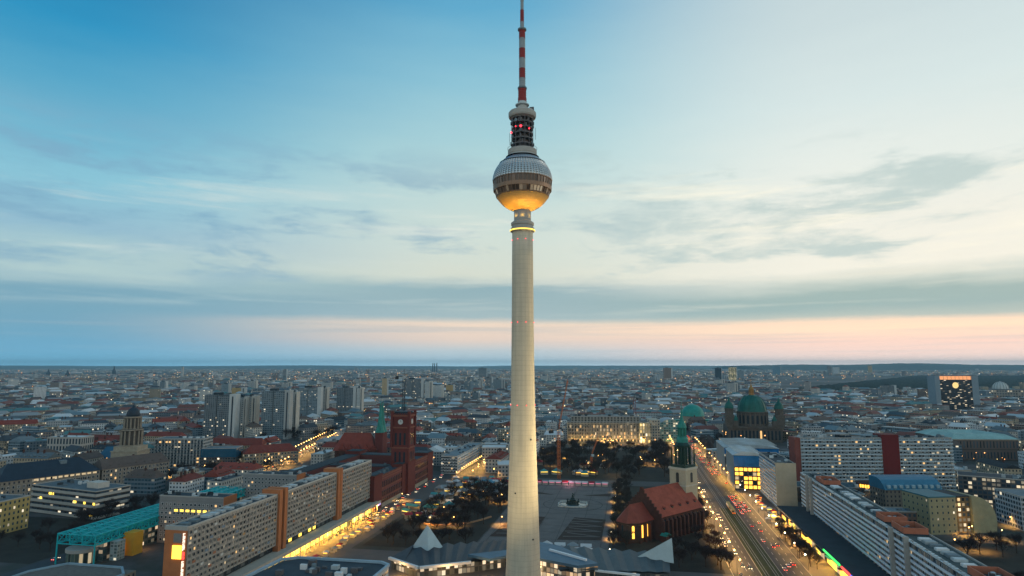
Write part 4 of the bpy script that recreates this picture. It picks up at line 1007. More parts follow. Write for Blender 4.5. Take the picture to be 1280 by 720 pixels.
# striped office block
so_ = W('striped_office_building', 'low office block with pale horizontal bands in front of the dark roofed building', 'office block', -381, 521, -radians(22.5))
q = MB(); q.box(0, 74, 0, 27, 0, 20.5, cell=(3.2,4)); q.build('wall', facade('dark_strip_windows', (.07,.06,.055), fw=.9, fh=.8, lit=.05, lits=1.2), so_)
for j in range(5): v = MB(); v.box(-.5, 74.5, -.9, -.02, .6+j*4.1, 2.5+j*4.1); v.box(74.02, 74.9, -.9, 27, .6+j*4.1, 2.5+j*4.1); v.build('pale_band', mat('pale_band', (.40,.385,.35), .8, var=.15), so_)
flat_roof(so_, -.5, 74.5, -.5, 27.5, 20.6, ROOFG); v = MB(); v.box(50, 63, 9, 18, 20.7, 25); v.build('roof_cabin', PALE, so_); units(so_, 2, 48, 3, 24, 20.7, 8, 1.3)
for i, j in ((8,3),(9,3),(18,4),(19,4),(17,4),(42,3),(43,3),(44,3),(52,3),(53,3),(61,3),(62,3),(58,1),(59,1),(60,1),(21,4)):
    v = MB(); v.box(i*1.17, i*1.17+1.1, -.2, -.03, 2.7+(j-1)*4.1 if j < 5 else 0, 4.4+(j-1)*4.1); v.build('lit_window', GLOWY, so_)
# turquoise truss market hall
tm = root('truss_hall', 'long hall under a turquoise steel truss roof with a yellow stair block', 'market hall', wxy(-331, 333))
TURQ = mat('turquoise_steel', (.012,.45,.49), .45, .1, var=.12)
TD = 150
q = MB(); q.box(1, 22, 9, TD, 0, 11, cell=(3,3.6)); q.build('wall', facade('hall_glass', (.07,.10,.10), glass=(.03,.06,.065), fw=.85, fh=.55, lit=.28, lits=1.0, warm=(1,.42,.12)), tm)
q = MB(); q.lathe([(8.5,0),(8.5,6.6)], 24, 0, 10, 7.5, cell=1); q.build('round_glass_front', facade('round_glass', (.12,.14,.10), glass=(.05,.07,.06), fw=.8, fh=.9, lit=.35, lits=.6), tm)
q = MB(); q.lathe([(9.0,6.6),(9.0,8.4)], 24, 0, 10, 7.5); q.build('round_roof_band', CONC, tm)
q = MB(); q.box(1.4, 21.6, 9.4, TD, 11, 11.4); q.build('roof', ROOFD, tm)
def truss(x_, y0, y1, z0, z1, step=6.0):
    q = MB(); n_ = int((y1-y0)/step)
    q.bar((x_,y0,z0),(x_,y1,z0),.55); q.bar((x_,y0,z1),(x_,y1,z1),.55)
    for i in range(n_+1):
        y_ = y0+i*step; q.bar((x_,y_,z0),(x_,y_,z1),.36)
        if i < n_: q.bar((x_,y_,z0),(x_,y_+step,z1),.27); q.bar((x_,y_+step,z0),(x_,y_,z1),.27)
    return q
for x_ in (-1, 7.5, 16, 24.5): truss(x_, 0, TD, 11.6, 17.0).build('truss', TURQ, tm)
q = MB()
for i in range(int(TD/6)+1):
    y_ = i*6
    for z_ in (11.6, 17.0): q.bar((-1,y_,z_),(24.5,y_,z_),.32)
    for x0, x1 in ((-1,7.5),(7.5,16),(16,24.5)):
        q.bar((x0,y_,11.6),(x1,y_,17),.15)
        if i*6 < TD-6: q.bar((x0,y_,17),(x1,y_+6,17),.15); q.bar((x1,y_,17),(x0,y_+6,17),.15)
q.build('cross_bracing', TURQ, tm)
for y_ in (0, 30, 60, 90, 120, 150):
    for x_ in (-1, 24.5): v = MB(); v.bar((x_,y_,0),(x_,y_,11.6),.45,6); v.build('truss_post', TURQ, tm)
q = MB(); q.box(24, 31, 22, 30, 0, 13.5); q.build('yellow_stair_block', mat('yellow_panels', (.62,.34,.035), .7, var=.1, emit=None), tm)
q = MB(); q.box(24, 29, 12, 18, 0, 11, cell=(2,2)); q.build('glass_stair_block', facade('pale_glass_block', (.35,.40,.40), glass=(.15,.2,.2), fw=.7, fh=.7, lit=.1, lits=.8), tm)
for y_, z_ in ((33,3),(33,8.6),(20,3),(20,6)): v = MB(); v.box(22.3, 24.5, y_, y_+1.3, z_, z_+1.3); v.build('orange_lamp', GLOWO, tm)
plight('hall_glow', (27.5, 35, 5), 900, (1,.45,.1), .5, tm)
# foreground roofs that leave the frame at the bottom
fr = root('flat_roofed_building', 'flat grey roof with pale edge cut off by the bottom left frame', 'building', wxy(-252, 200))
q = MB(); q.box(-23, 23, 0, 74, 0, 20, cell=(3,3.3)); q.build('wall', OLDF, fr)
q = MB(); q.prism([(-23,0),(23.3,0),(23.3,66),(15,74.4),(-15,75),(-23,62)], 20.0, 20.3); rf = q.build('roof', mat('gravel_roof', (.13,.12,.105), .9, var=.3, scale=.5), fr)
q = MB(); pl = [(-23,0),(23.3,0),(23.3,66),(15,74.4),(-15,75),(-23,62)]
for a, b_ in zip(pl, pl[1:]+pl[:1]): q.bar((a[0],a[1],20.6),(b_[0],b_[1],20.6),.7)
q.build('parapet', mat('blue_grey_edge', (.22,.32,.38), .6), rf); units(fr, -16, 16, 20, 66, 20.3, 8)
rr_ = root('round_roofed_building', 'low building with wavy white and blue roof edge at the bottom frame', 'building', wxy(-146, 262))
q = MB(); wv = []
for i in range(28): t_ = i/27; wv.append((-29+58*t_, 8+5*sin(t_*7.2)+3*t_))
pl = wv+[(29, 44), (24, 47.5), (-20, 47.5), (-27, 43)]
q.prism(pl, 0, 18, cell=(3,3.6)); q.build('wall', facade('white_wall', (.5,.52,.52), fw=.8, fh=.4, lit=.1, lits=1), rr_)
q = MB(); q.prism([(a*.985, b_) for a, b_ in pl], 18, 18.3); rf = q.build('roof', ROOFD, rr_)
q = MB()
for a, b_ in zip(pl, pl[1:]+pl[:1]): q.bar((a[0],a[1],19),(b_[0],b_[1],19),.8)
q.build('parapet', mat('blue_white_edge', (.30,.42,.50), .5), rf); units(rr_, -20, 20, 20, 42, 18.3, 16, 1.1, (ROOFP, WHITE, ROOFG, CAGE))
yb = W('yellow_lit_building', 'small building with yellow lit front at the left edge', 'building', -385, 448, -A)
q = MB(); q.box(0, 34, 0, 30, 0, 22, cell=(3.2,3.4)); q.build('wall', facade('yellow_front', (.36,.28,.10), fw=.4, fh=.5, lit=.3, lits=1.2), yb); flat_roof(yb, 0, 34, 0, 30, 22, ROOFG); units(yb, 2, 32, 2, 28, 22, 5)
q = MB(); q.box(-14, 44, -16, -2, 0, 10, cell=(3,5)); q.build('brick_wing', facade('brick_wing_wall', (.20,.07,.045), fw=.4, fh=.6, lit=.02), yb)
plight('front_light', (17, -8, 14), 5000, (1,.72,.2), .8, yb)
# red roofed mint-like blocks
mn = W('red_roofed_building', 'long beige building with red tiled roof beside the bright diagonal street', 'public building', -303, 736, radians(31))
pitched(mn, 0, 60, 0, 22, 15.5, 8, facade('warm_stone_front', (.34,.27,.17), fw=.45, fh=.55, lit=.06, lits=1.2, line=.25), TILE, hip=9, dorm=8)
windows(mn, [((1.5, 0, 2.0), 0, 15, 4, 3.8, 3.5, 1.5, 2.0)], lit=.1, limit=60)
mn2 = W('red_roofed_building', 'long low red roof behind the blue glass block', 'public building', -372, 800, radians(3))
pitched(mn2, -16, 62, 0, 20, 17, 8, facade('warm_stone_front', (.34,.27,.17)), TILE, hip=3, dorm=5)
bg_ = W('blue_glass_building', 'blue glass block with dark ground floor in front of the red roofs', 'office block', -351, 735, radians(4))
q = MB(); q.box(0, 38, 0, 22, 0, 12, cell=(3,3.4)); q.build('wall', facade('dark_ground_floor', (.10,.09,.08), fw=.7, fh=.6, lit=.2, lits=1.3), bg_)
q = MB(); q.box(-.4, 38.4, -.6, 22.4, 12, 21.5); q.build('glass_storey', mat('deep_blue_glass', (.015,.085,.15), .25, var=.2), bg_); flat_roof(bg_, 0, 38, 0, 22, 21.5, ROOFG)
wg = W('white_grid_building', 'pale office block with square window grid right of the domed stone tower', 'office block', -406, 738, radians(1))
q = MB(); q.box(0, 55, 0, 24, 0, 32, cell=(3.6,3.6)); q.build('wall', facade('pale_grid', (.42,.43,.41), glass=(.04,.06,.07), fw=.72, fh=.6, lit=.07, lits=1.2), wg); flat_roof(wg, 0, 55, 0, 24, 32, ROOFG); units(wg, 2, 53, 3, 22, 32, 9, 1.3)
windows(wg, [((.8, 0, 1.9), 0, 15, 8, 3.6, 3.7, 2.4, 2.0)], lit=.12, limit=100)
br = W('blue_roofed_building', 'low building with steep blue metal roof left of the domed stone tower', 'building', -462, 724, radians(2))
pitched(br, 0, 46, 0, 24, 13, 11, OLDF, mat('blue_metal_roof', (.02,.10,.17), .5, var=.2), hip=4)
cl = W('columned_building', 'pale office block with tall dark window bays and lit base at left', 'office block', -573, 800, radians(-4))
q = MB(); q.box(0, 44, 0, 22, 0, 27, cell=(4,9)); q.build('wall', facade('tall_bays', (.46,.44,.40), fw=.55, fh=.72, lit=.06, lits=1.2), cl); flat_roof(cl, 0, 44, 0, 22, 27, ROOFP); units(cl, 2, 42, 2, 20, 27, 6)
q = MB(); q.box(12, 36, -.4, -.1, .6, 3.6); q.build('lit_entrance', GLOWY, cl)
# long horizontal-banded slab past the city hall
lb = slab('long white banded slab block beyond the city hall with orange lamps at its foot', -202, -184, 677, 800, 18, 0, facade('white_band', (.48,.49,.47), glass=(.05,.06,.07), fw=1, fh=.5, lit=.05, lits=1.1, line=.1), ends='', cell=(3.2,3), nun=12, roofm=ROOFG, lit=.08)
q = MB()
for j in range(6): q.box(9.02, 9.5, .3, 122.7, .7+j*3, 2.0+j*3)
q.build('white_bands', WHITE, lb)

# ------------------------------------------------------------------ landmarks right of the tower
pa = W('palace_building', 'wide stone office palace with rows of lit tall windows beyond the park', 'public building', 84, 985, -radians(3))
PF = facade('lit_palace_front', (.30,.28,.24), glass=(.05,.05,.045), fw=.5, fh=.72, lit=.30, lits=1.5, warm=(1,.58,.15), line=.3)
q = MB(); q.box(0, 124, 0, 26, 0, 30, cell=(5,5)); q.box(6, 110, 5, 24, 30, 37.5, 0, (5,4)); q.build('wall', PF, pa)
for i in range(25): v = MB(); v.box(.2+i*5.12, 1.0+i*5.12, -1.2, -.02, 5.5, 27); v.build('pilaster', SAND, pa)
v = MB(); v.box(-.5, 124.5, -1.4, 0, 27, 28.4); v.box(-.5, 124.5, -1.4, 0, 4.4, 5.5); v.build('cornice', SAND, pa)
flat_roof(pa, 0, 124, 0, 26, 30, ROOFG); flat_roof(pa, 6, 110, 5, 24, 37.5, ROOFG); units(pa, 8, 108, 6, 22, 37.6, 10, 2)
q = MB(); q.box(108, 124, -8, -.1, 0, 29, cell=(4,5)); q.build('lit_end_bay', facade('lit_bay', (.35,.28,.14), fw=.6, fh=.8, lit=.85, lits=1.7, warm=(1,.62,.12)), pa)
q = MB(); q.box(124.1, 140, 2, 40, 0, 33, cell=(4,4)); q.build('side_wing', facade('side_wing_wall', (.36,.32,.25), lit=.25, lits=1.2), pa)
windows(pa, [((2.6, 0, z_), 0, 24, 1, 5.12, 5, 2.6, 3.6) for z_ in (6.0, 11.2, 16.4, 21.6)], lit=.33, limit=100)
for i in range(8): plight('front_lamp', (8+i*15, -9, 5), 3000, (1,.6,.18), .8, pa)
hd = W('green_domed_church', 'low green copper dome with round stone body beyond the park', 'church', 336, 1202); hd.scale = (.84, .84, .86)
q = MB(); q.lathe([(24,0),(24,24),(25,24.5),(25,26)], 40); q.build('round_wall', SAND, hd)
q = MB(); q.lathe([(26,26)]+[(25*cos(a_*pi/20), 27+25*sin(a_*pi/20)*.95) for a_ in range(0,10)]+[(.3,51)], 40); q.build('dome', mat('light_copper', (.02,.25,.20), .5, var=.25, scale=.1), hd, smooth=True)
for a, b_ in ((-40,-24),(25,44)):
    q = MB(); q.box(a, b_, -10, 10, 0, 16); wgn = q.build('wing', SAND, hd); v = MB(); v.box(a-.5,b_+.5,-10.5,10.5,16,18.6); v.build('wing_roof', MATS['light_copper'], wgn)
# cathedral
dm = W('cathedral', 'dark stone cathedral with large green dome and corner towers', 'cathedral', 372, 1000, -radians(10.4)); dm.scale = (.93, .93, .97)
q = MB(); q.box(-42, 42, -22, 40, 0, 24); q.box(-44, 44, -24, -20, 21, 24.5); q.build('body', STONE, dm)
arch_windows(dm, [((-40,-22,4),0,14,5.7,3,14)], litp=.03)
q = MB(); q.lathe([(23.5,24),(23.5,44),(24.6,44.6),(24.6,46.4),(23,46.6)], 32); q.build('drum', STONE, dm)
for i in range(20):
    a_ = 2*pi*i/20; v = MB(); v.bar((24*cos(a_),24*sin(a_),25),(24*cos(a_),24*sin(a_),44.4),.9,6); v.build('drum_column', mat('dark_sandstone', (.15,.125,.10), .9), dm)
for i in range(20):
    a_ = 2*pi*(i+.5)/20; v = MB(); arch_mesh(v, 3.2, 13, -.2, .05); o = v.build('drum_window', GLASS, dm, loc=(23.6*cos(a_), 23.6*sin(a_), 28)); o.rotation_euler[2] = a_+pi/2
q = MB(); q.lathe([(23.6,46.5)]+[(22.8*cos(a_*pi/24)**.9, 47+25.5*sin(a_*pi/24)) for a_ in range(1,11)]+[(4.5,72.3)], 48)
for i in range(16):
    a_ = 2*pi*i/16
    for j in range(9): r0, z0 = 23.1*cos(j*pi/24)**.9, 47+25.6*sin(j*pi/24); r1, z1 = 23.1*cos((j+1)*pi/24)**.9, 47+25.6*sin((j+1)*pi/24); q.bar((r0*cos(a_),r0*sin(a_),z0),(r1*cos(a_),r1*sin(a_),z1),.42)
q.build('dome', mat('cathedral_copper', (.008,.105,.085), .5, var=.45, scale=.12), dm)
GOLD = mat('gilded_lantern', (.30,.17,.05), .4, .4)
q = MB(); q.lathe([(4.8,72),(4.8,74),(3.2,74.5),(3.2,81),(4,81.6),(3.0,84),(1.2,86.5),(.7,89),(.2,93)], 16); q.bar((0,0,92),(0,0,98),.3,5); q.bar((-1.8,0,95.8),(1.8,0,95.8),.28,5)
for i in range(8): a_ = 2*pi*i/8; q.bar((4*cos(a_),4*sin(a_),74),(3.8*cos(a_),3.8*sin(a_),81.5),.35,5)
q.build('lantern', GOLD, dm)
for sx, sy in ((-39,-16),(39,-16),):
    v = MB(); v.box(sx-7, sx+7, sy-7, sy+7, 24, 42); v.lathe([(6.8,42),(6.8,50),(7.6,50.5),(7.6,51.5)], 16, 0, sx, sy); t1 = v.build('corner_tower', STONE, dm)
    v = MB(); v.lathe([(7.2,51.4),(7.2,54),(6.2,57.5),(4.2,60.5),(2,62.3),(1.6,65),(.3,69)], 20, 0, sx, sy); v.build('tower_dome', MATS['cathedral_copper'], t1)
for sx in (-30, 30): v = MB(); v.box(sx-3.6, sx+3.6, -25, -18, 24, 33); v.lathe([(4,33),(3.6,36),(2,38.6),(.3,41)], 12, 1, sx, -21.5); v.build('small_turret', [STONE, MATS['cathedral_copper']], dm)
ga = W('arched_glass_building', 'glass-fronted hall with an arched roof beside the green spire', 'office block', 225, 992, -radians(4))
q = MB(); n_ = 10; arc = [(36*i/n_, 26+7.5*sin(pi*i/n_)) for i in range(n_+1)]; pts = [(0,0),(36,0)]+[(a,c) for a,c in arc[::-1]]
q.add([(a,0,c) for a,c in pts]+[(a,40,c) for a,c in pts], [tuple(range(len(pts))), tuple(range(2*len(pts)-1, len(pts)-1, -1))]+[(i,i+len(pts),(i+1)%len(pts)+len(pts),(i+1)%len(pts)) for i in range(len(pts))],
      [0,0]+[0,0]+[1]*(len(pts)-3)+[0], [[(a/3.6,c/3.6) for a,c in pts]]+[None]*(len(pts)+1))
q.build('glass_hall', [facade('green_glass', (.20,.26,.23), glass=(.06,.17,.15), fw=.8, fh=.62, lit=.22, lits=.9), ROOFP], ga)
# tall office tower far right
it = W('office_tower', 'dark glass office tower between two pale side slabs with an orange lit top', 'tower', 1068, 1612, -radians(2))
q = MB(); q.box(6, 84, 0, 30, 0, 80, cell=(5.2,3.3)); q.build('dark_glass_wall', facade('tower_dark_glass', (.02,.025,.03), glass=(.015,.02,.03), fw=.95, fh=.4, lit=.15, lits=1.1, warm=(1,.58,.2)), it)
q = MB(); q.box(6, 84, .5, 30, 80, 88.5); q.build('lit_top_floor', mat('top_glow', (.2,.1,.05), emit=(1,.40,.16), est=.85), it)
for i in range(9): v = MB(); v.box(6+i*9.6, 6.5+i*9.6, .2, .48, 80, 88.5); v.build('top_mullion', DARKM, it)
for x0, x1 in ((-6,5.9),(84.1,100)): v = MB(); v.box(x0, x1, -1, 31, 0, 90); v.build('side_slab', mat('pale_cladding', (.20,.26,.30), .6, var=.1), it)
v = MB(); v.box(-6, 100, -1, 31, 90.0, 90.8); v.build('roof', ROOFG, it)
v = MB(); v.lathe([(.01,-.6),(7.5,-.5),(7.5,0)], 20, 0); o = v.build('round_emblem', mat('emblem_glow', (.3,.25,.1), emit=(1,.68,.25), est=.9), it, loc=(44,-.1,66)); o.rotation_euler[0] = pi/2
# arsenal-like block
zg = W('arsenal_building', 'broad dark stone block with low pale green copper roof at right', 'public building', 540, 796, -radians(3))
q = MB(); q.box(0, 78, 0, 78, 0, 25.5, cell=(4,12)); q.build('wall', facade('arsenal_wall', (.13,.10,.085), fw=.35, fh=.6, lit=.02, line=.5), zg)
q = MB(); q.gable(-1, 79, -1, 24, 25.6, 31, 0, 'x', hip=10); q.gable(-1, 79, 54, 79, 25.6, 31, 0, 'x', hip=10); q.gable(-1, 22, 10, 68, 25.6, 31, 0, 'y', hip=2); q.gable(56, 79, 10, 68, 25.6, 31, 0, 'y', hip=2); q.box(10,68,10,68,25,27.5)
q.build('copper_roof', mat('pale_copper', (.22,.38,.36), .6, var=.25, scale=.08), zg)
v = MB(); v.box(-.6, 78.6, -.7, 0, 24.4, 25.5); v.build('cornice', SAND, zg)
# parliament with glass dome
pr_ = W('parliament', 'far stone parliament block with a pale glass dome at the right edge', 'public building', 1672, 2200, -radians(15))
q = MB(); q.box(-70, 70, -45, 45, 0, 34, cell=(8,9)); q.build('wall', facade('parliament_wall', (.28,.25,.21), lit=.15, lits=1), pr_); v = MB(); v.box(-69,69,-44,44,34,35); v.build('roof', ROOFG, pr_)
v = MB(); v.lathe([(24*cos(a_*pi/20), 36+26*sin(a_*pi/20)) for a_ in range(0,10)]+[(1,62.3)], 24, cap=False); v.build('glass_dome', mat('dome_glass', (.50,.53,.50), .3, var=.1), pr_)
v = MB()
for i in range(16):
    a_ = 2*pi*i/16
    for j in range(9): v.bar((24.4*cos(j*pi/20)*cos(a_),24.4*cos(j*pi/20)*sin(a_),36+26.4*sin(j*pi/20)),(24.4*cos((j+1)*pi/20)*cos(a_),24.4*cos((j+1)*pi/20)*sin(a_),36+26.4*sin((j+1)*pi/20)),.5)
v.build('dome_ribs', DARKM, pr_)
for sx in (-62, 62):
    for sy in (-38, 38): v = MB(); v.box(sx-8, sx+8, sy-8, sy+8, 34, 44); v.build('corner_tower', SAND, pr_)
# beige courtyard building with curved gable
cb = W('curved_gable_building', 'beige building with tall lit windows and a rounded gable behind the balcony slab', 'building', 287, 452, radians(6))
q = MB(); q.box(0, 20, 0, 26, 0, 24.5, cell=(4,4)); q.build('wall', facade('beige_side', (.34,.30,.17), fw=.25, fh=.35, lit=.06, lits=1.3, line=.1), cb); v = MB(); v.box(-.3,20.3,-.3,26.3,24.5,25.3); v.build('teal_roof', mat('teal_roof', (.03,.14,.17), .6), cb)
q = MB(); q.box(20.1, 33, 3, 26, 0, 24, cell=(3.2,3.6)); q.build('lit_wing', facade('lit_courtyard', (.16,.11,.05), fw=.6, fh=.6, lit=.45, lits=1.6, warm=(1,.52,.08)), cb); v = MB(); v.box(20,33,3,26,24,24.6); v.build('roof', ROOFD, cb)
q = MB(); pts = [(33,0),(50,0),(51,6)]+[(33+18*cos(a_*pi/16), 8+17*sin(a_*pi/16)) for a_ in range(1,8)]+[(33,25)]
k0 = len(pts); q.add([(a,1,c) for a,c in pts]+[(a,24,c) for a,c in pts], [tuple(range(k0)), tuple(range(2*k0-1,k0-1,-1))]+[(i,i+k0,(i+1)%k0+k0,(i+1)%k0) for i in range(k0)]); q.build('rounded_gable', mat('beige_green_render', (.30,.28,.17), .85), cb)
plight('court_light', (26, -3, 10), 900, (1,.55,.1), .8, cb)
bd_ = W('curved_blue_roof_building', 'building with a long curved blue roof and dormer windows', 'building', 296, 520, radians(2))
q = MB(); q.box(0, 46, 0, 20, 0, 17, cell=(3.4,3.4)); q.build('wall', OLDF, bd_)
q = MB(); q.add([(x_, y_, z_) for x_ in (-.5, 23, 46.5) for y_, z_ in ((-1,17),(1.5,21),(5,24),(10,25.5),(20,25.5),(20.5,17))], [(k_*6+i, (k_+1)*6+i, (k_+1)*6+i+1, k_*6+i+1) for k_ in range(2) for i in range(5)]+[(0,1,2,3,4,5),(17,16,15,14,13,12)])
rf = q.build('roof', mat('blue_curved_roof', (.03,.15,.24), .5, var=.2), bd_)
for i in range(9): v = MB(); v.box(2+i*5, 4.6+i*5, -.8, 3.5, 18.2, 20.6); v.build('dormer', [mat('light_dormer', (.28,.42,.48), .5)], rf)
rb1 = W('dark_courtyard_building', 'dark office block with lit balconies behind the white grid block at right', 'office block', 372, 545, radians(-33))
q = MB(); q.box(0, 60, 0, 26, 0, 24, cell=(3.2,3.4)); q.build('wall', facade('dark_lit_front', (.06,.06,.06), fw=.75, fh=.6, lit=.3, lits=1.0), rb1); flat_roof(rb1, 0, 60, 0, 26, 24, ROOFD); units(rb1, 2, 58, 2, 24, 24, 12, 1.3)
rb2 = W('white_grid_building', 'white framed office block with deep windows cut by the right edge', 'office block', 358, 462, radians(-8))
q = MB(); q.box(0, 40, 0, 30, 0, 23, cell=(3,3.2)); q.build('wall', facade('white_deep_grid', (.50,.54,.57), glass=(.03,.04,.05), fw=.7, fh=.62, lit=.06, lits=1.2, line=0), rb2); flat_roof(rb2, 0, 40, 0, 30, 23, ROOFG); units(rb2, 2, 38, 2, 28, 23, 6)
windows(rb2, [((.6, 0, 1.6), 0, 13, 7, 3, 3.1, 2.0, 1.9)], lit=.08, limit=90)
v = MB(); v.box(10, 13, -.6, -.1, 19.5, 22); v.build('pink_sign', mat('pink_sign_glow', (.2,.05,.1), emit=(1,.10,.3), est=2), rb2)
for lab, x_, y_, w_, d_, h_, m_ in (('low brown courtyard wing behind the balcony slab', 232, 470, 54, 14, 12, 'r'), ('low teal roofed block with round orange lit hall between the tall slabs', 232, 560, 66, 26, 12, 't'), ('low grey roofs below the left half of the twin slab', 238, 520, 40, 22, 14, 'g')):
    r = W('courtyard_building', lab, 'building', x_, y_, -radians(6))
    q = MB(); q.box(0, w_, 0, d_, 0, h_, cell=(3.2,3.6)); q.build('wall', facade('brown_wall', (.13,.09,.07), lit=.10, lits=1.2), r); flat_roof(r, 0, w_, 0, d_, h_, mat('teal_grey_roof', (.06,.11,.13), .7) if m_ == 't' else ROOFG); units(r, 1, w_-1, 1, d_-1, h_, 8, 1.2)
    if m_ == 't':
        v = MB(); v.lathe([(9,h_),(9,h_+3.4),(9.6,h_+3.6),(4,h_+5)], 24, 0, 72, 8); v.build('round_hall', DKBRICK, r)
        for i in range(10): a_ = -pi/2+(i-4.5)*.22; v = MB(); v.bar((72+9.1*cos(a_),8+9.1*sin(a_),h_+.5),(72+9.1*cos(a_),8+9.1*sin(a_),h_+2.9),.75,5); v.build('lit_window', GLOW, r)

# ------------------------------------------------------------------ residential towers and far landmarks
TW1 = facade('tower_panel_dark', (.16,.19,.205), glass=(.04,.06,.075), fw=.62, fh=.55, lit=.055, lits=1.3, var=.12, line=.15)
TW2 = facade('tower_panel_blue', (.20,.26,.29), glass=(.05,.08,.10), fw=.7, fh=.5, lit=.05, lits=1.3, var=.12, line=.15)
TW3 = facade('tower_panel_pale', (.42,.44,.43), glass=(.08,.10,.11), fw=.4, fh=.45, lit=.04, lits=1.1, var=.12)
def tower(label, px0, px1, ptop, pbase, m, side=.22, cols=None, fins=2, cap=True):
    x0, y0 = at((px0+px1)/2, pbase); _, _, zt = atd(640, ptop, y0)
    wid = (px1-px0)*(y0*CA-SA*60)/F; 
    r = root('high_rise_block', label, 'high-rise', (x0-wid/2, y0), radians(0), 'residential towers', city=False)
    wb = wid*(1-side)
    q = MB(); q.box(0, wb*.48, 0, 16, 0, zt, cell=(3.3,3)); q.box(wb*.52, wb, 0, 16, 0, zt-.6, cell=(3.3,3)); q.box(wb*.48, wb*.52, 2, 14, 0, zt+1); q.build('wall', m, r)
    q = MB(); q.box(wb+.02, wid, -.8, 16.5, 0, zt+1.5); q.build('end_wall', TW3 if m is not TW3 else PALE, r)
    if side > .15: v = MB(); v.box(wb+(wid-wb)*.42, wb+(wid-wb)*.62, -1.3, -.82, 3, zt-2); v.build('stair_window_strip', SLATE, r)
    v = MB(); v.box(.5, wb-.5, .6, 15.5, zt, zt+.5); v.build('roof', ROOFG, r)
    v = MB(); v.box(wb*.3, wb*.62, 4, 12, zt+.5, zt+4); v.build('roof_cabin', ROOFD, r)
    return r
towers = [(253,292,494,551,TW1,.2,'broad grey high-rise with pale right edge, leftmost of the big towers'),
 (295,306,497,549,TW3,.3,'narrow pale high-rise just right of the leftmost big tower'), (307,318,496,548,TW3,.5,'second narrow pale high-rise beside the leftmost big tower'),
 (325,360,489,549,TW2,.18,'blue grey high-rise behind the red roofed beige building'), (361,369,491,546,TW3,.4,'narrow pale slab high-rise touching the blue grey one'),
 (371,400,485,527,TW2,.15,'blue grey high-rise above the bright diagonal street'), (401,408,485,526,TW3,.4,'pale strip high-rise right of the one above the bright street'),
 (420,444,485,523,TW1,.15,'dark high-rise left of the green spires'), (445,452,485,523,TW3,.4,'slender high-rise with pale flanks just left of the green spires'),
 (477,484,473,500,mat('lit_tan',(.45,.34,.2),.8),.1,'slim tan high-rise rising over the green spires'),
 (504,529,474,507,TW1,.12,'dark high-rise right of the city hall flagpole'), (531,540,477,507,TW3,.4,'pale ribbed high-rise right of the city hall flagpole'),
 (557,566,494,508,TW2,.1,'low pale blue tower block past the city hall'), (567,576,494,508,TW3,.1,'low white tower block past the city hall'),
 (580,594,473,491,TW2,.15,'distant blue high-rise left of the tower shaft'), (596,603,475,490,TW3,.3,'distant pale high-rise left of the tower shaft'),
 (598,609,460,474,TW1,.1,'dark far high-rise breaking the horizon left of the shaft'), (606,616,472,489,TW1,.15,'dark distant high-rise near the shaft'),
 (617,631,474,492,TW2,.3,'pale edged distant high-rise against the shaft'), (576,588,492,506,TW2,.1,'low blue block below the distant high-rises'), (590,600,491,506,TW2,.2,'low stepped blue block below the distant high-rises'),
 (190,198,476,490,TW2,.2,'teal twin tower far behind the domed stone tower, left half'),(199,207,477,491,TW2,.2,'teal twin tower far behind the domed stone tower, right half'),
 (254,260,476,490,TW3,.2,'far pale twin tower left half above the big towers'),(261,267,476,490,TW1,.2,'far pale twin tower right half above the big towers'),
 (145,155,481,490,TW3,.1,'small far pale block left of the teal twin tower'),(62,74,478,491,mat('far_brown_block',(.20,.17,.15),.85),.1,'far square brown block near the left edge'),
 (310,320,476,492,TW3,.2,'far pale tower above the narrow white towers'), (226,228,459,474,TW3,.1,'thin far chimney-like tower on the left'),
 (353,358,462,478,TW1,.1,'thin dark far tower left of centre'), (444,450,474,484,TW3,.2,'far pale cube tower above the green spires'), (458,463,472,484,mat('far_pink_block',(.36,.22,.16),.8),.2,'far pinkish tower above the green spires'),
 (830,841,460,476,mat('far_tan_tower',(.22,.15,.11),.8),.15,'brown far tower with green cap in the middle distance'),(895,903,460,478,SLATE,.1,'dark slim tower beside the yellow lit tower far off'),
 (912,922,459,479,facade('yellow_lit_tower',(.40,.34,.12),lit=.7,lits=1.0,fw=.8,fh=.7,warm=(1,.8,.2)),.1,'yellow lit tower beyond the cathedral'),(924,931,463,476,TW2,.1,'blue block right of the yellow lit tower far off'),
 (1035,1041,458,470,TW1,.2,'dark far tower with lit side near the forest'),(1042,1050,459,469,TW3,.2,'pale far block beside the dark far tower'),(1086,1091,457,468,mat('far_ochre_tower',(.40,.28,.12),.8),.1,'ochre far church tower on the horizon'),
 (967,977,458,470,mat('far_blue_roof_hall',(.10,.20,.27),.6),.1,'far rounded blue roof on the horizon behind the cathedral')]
random.seed(41); sm = []
for i in range(26):
    pxx = random.choice((random.uniform(150,640), random.uniform(330,640), random.uniform(660,1280))); pb_ = random.uniform(474, 503); w_ = random.uniform(5, 11)*(pb_-457)/30+3
    sm.append([pxx, pxx+w_, pb_-random.uniform(.22,.36)*(pb_-457)*1.25, pb_, random.choice((TW1,TW2,TW3,TW3,mat('far_ochre_tower',(.40,.28,.12),.8))), random.choice((.15,.3))])
for half, f_ in (('left of the tall shaft', lambda a: a[0] < 640), ('right of the tall shaft', lambda a: a[0] >= 640)):
    L = sorted([a for a in sm if f_(a)], key=lambda a: -a[3])
    for i, a in enumerate(L): towers.append(tuple(a)+(ordn(i)+' of the small far slab towers '+half,))
for px0, px1, pt_, pb_, m, sd, lab in towers: tower(lab, px0, px1, pt_, pb_, m, sd)
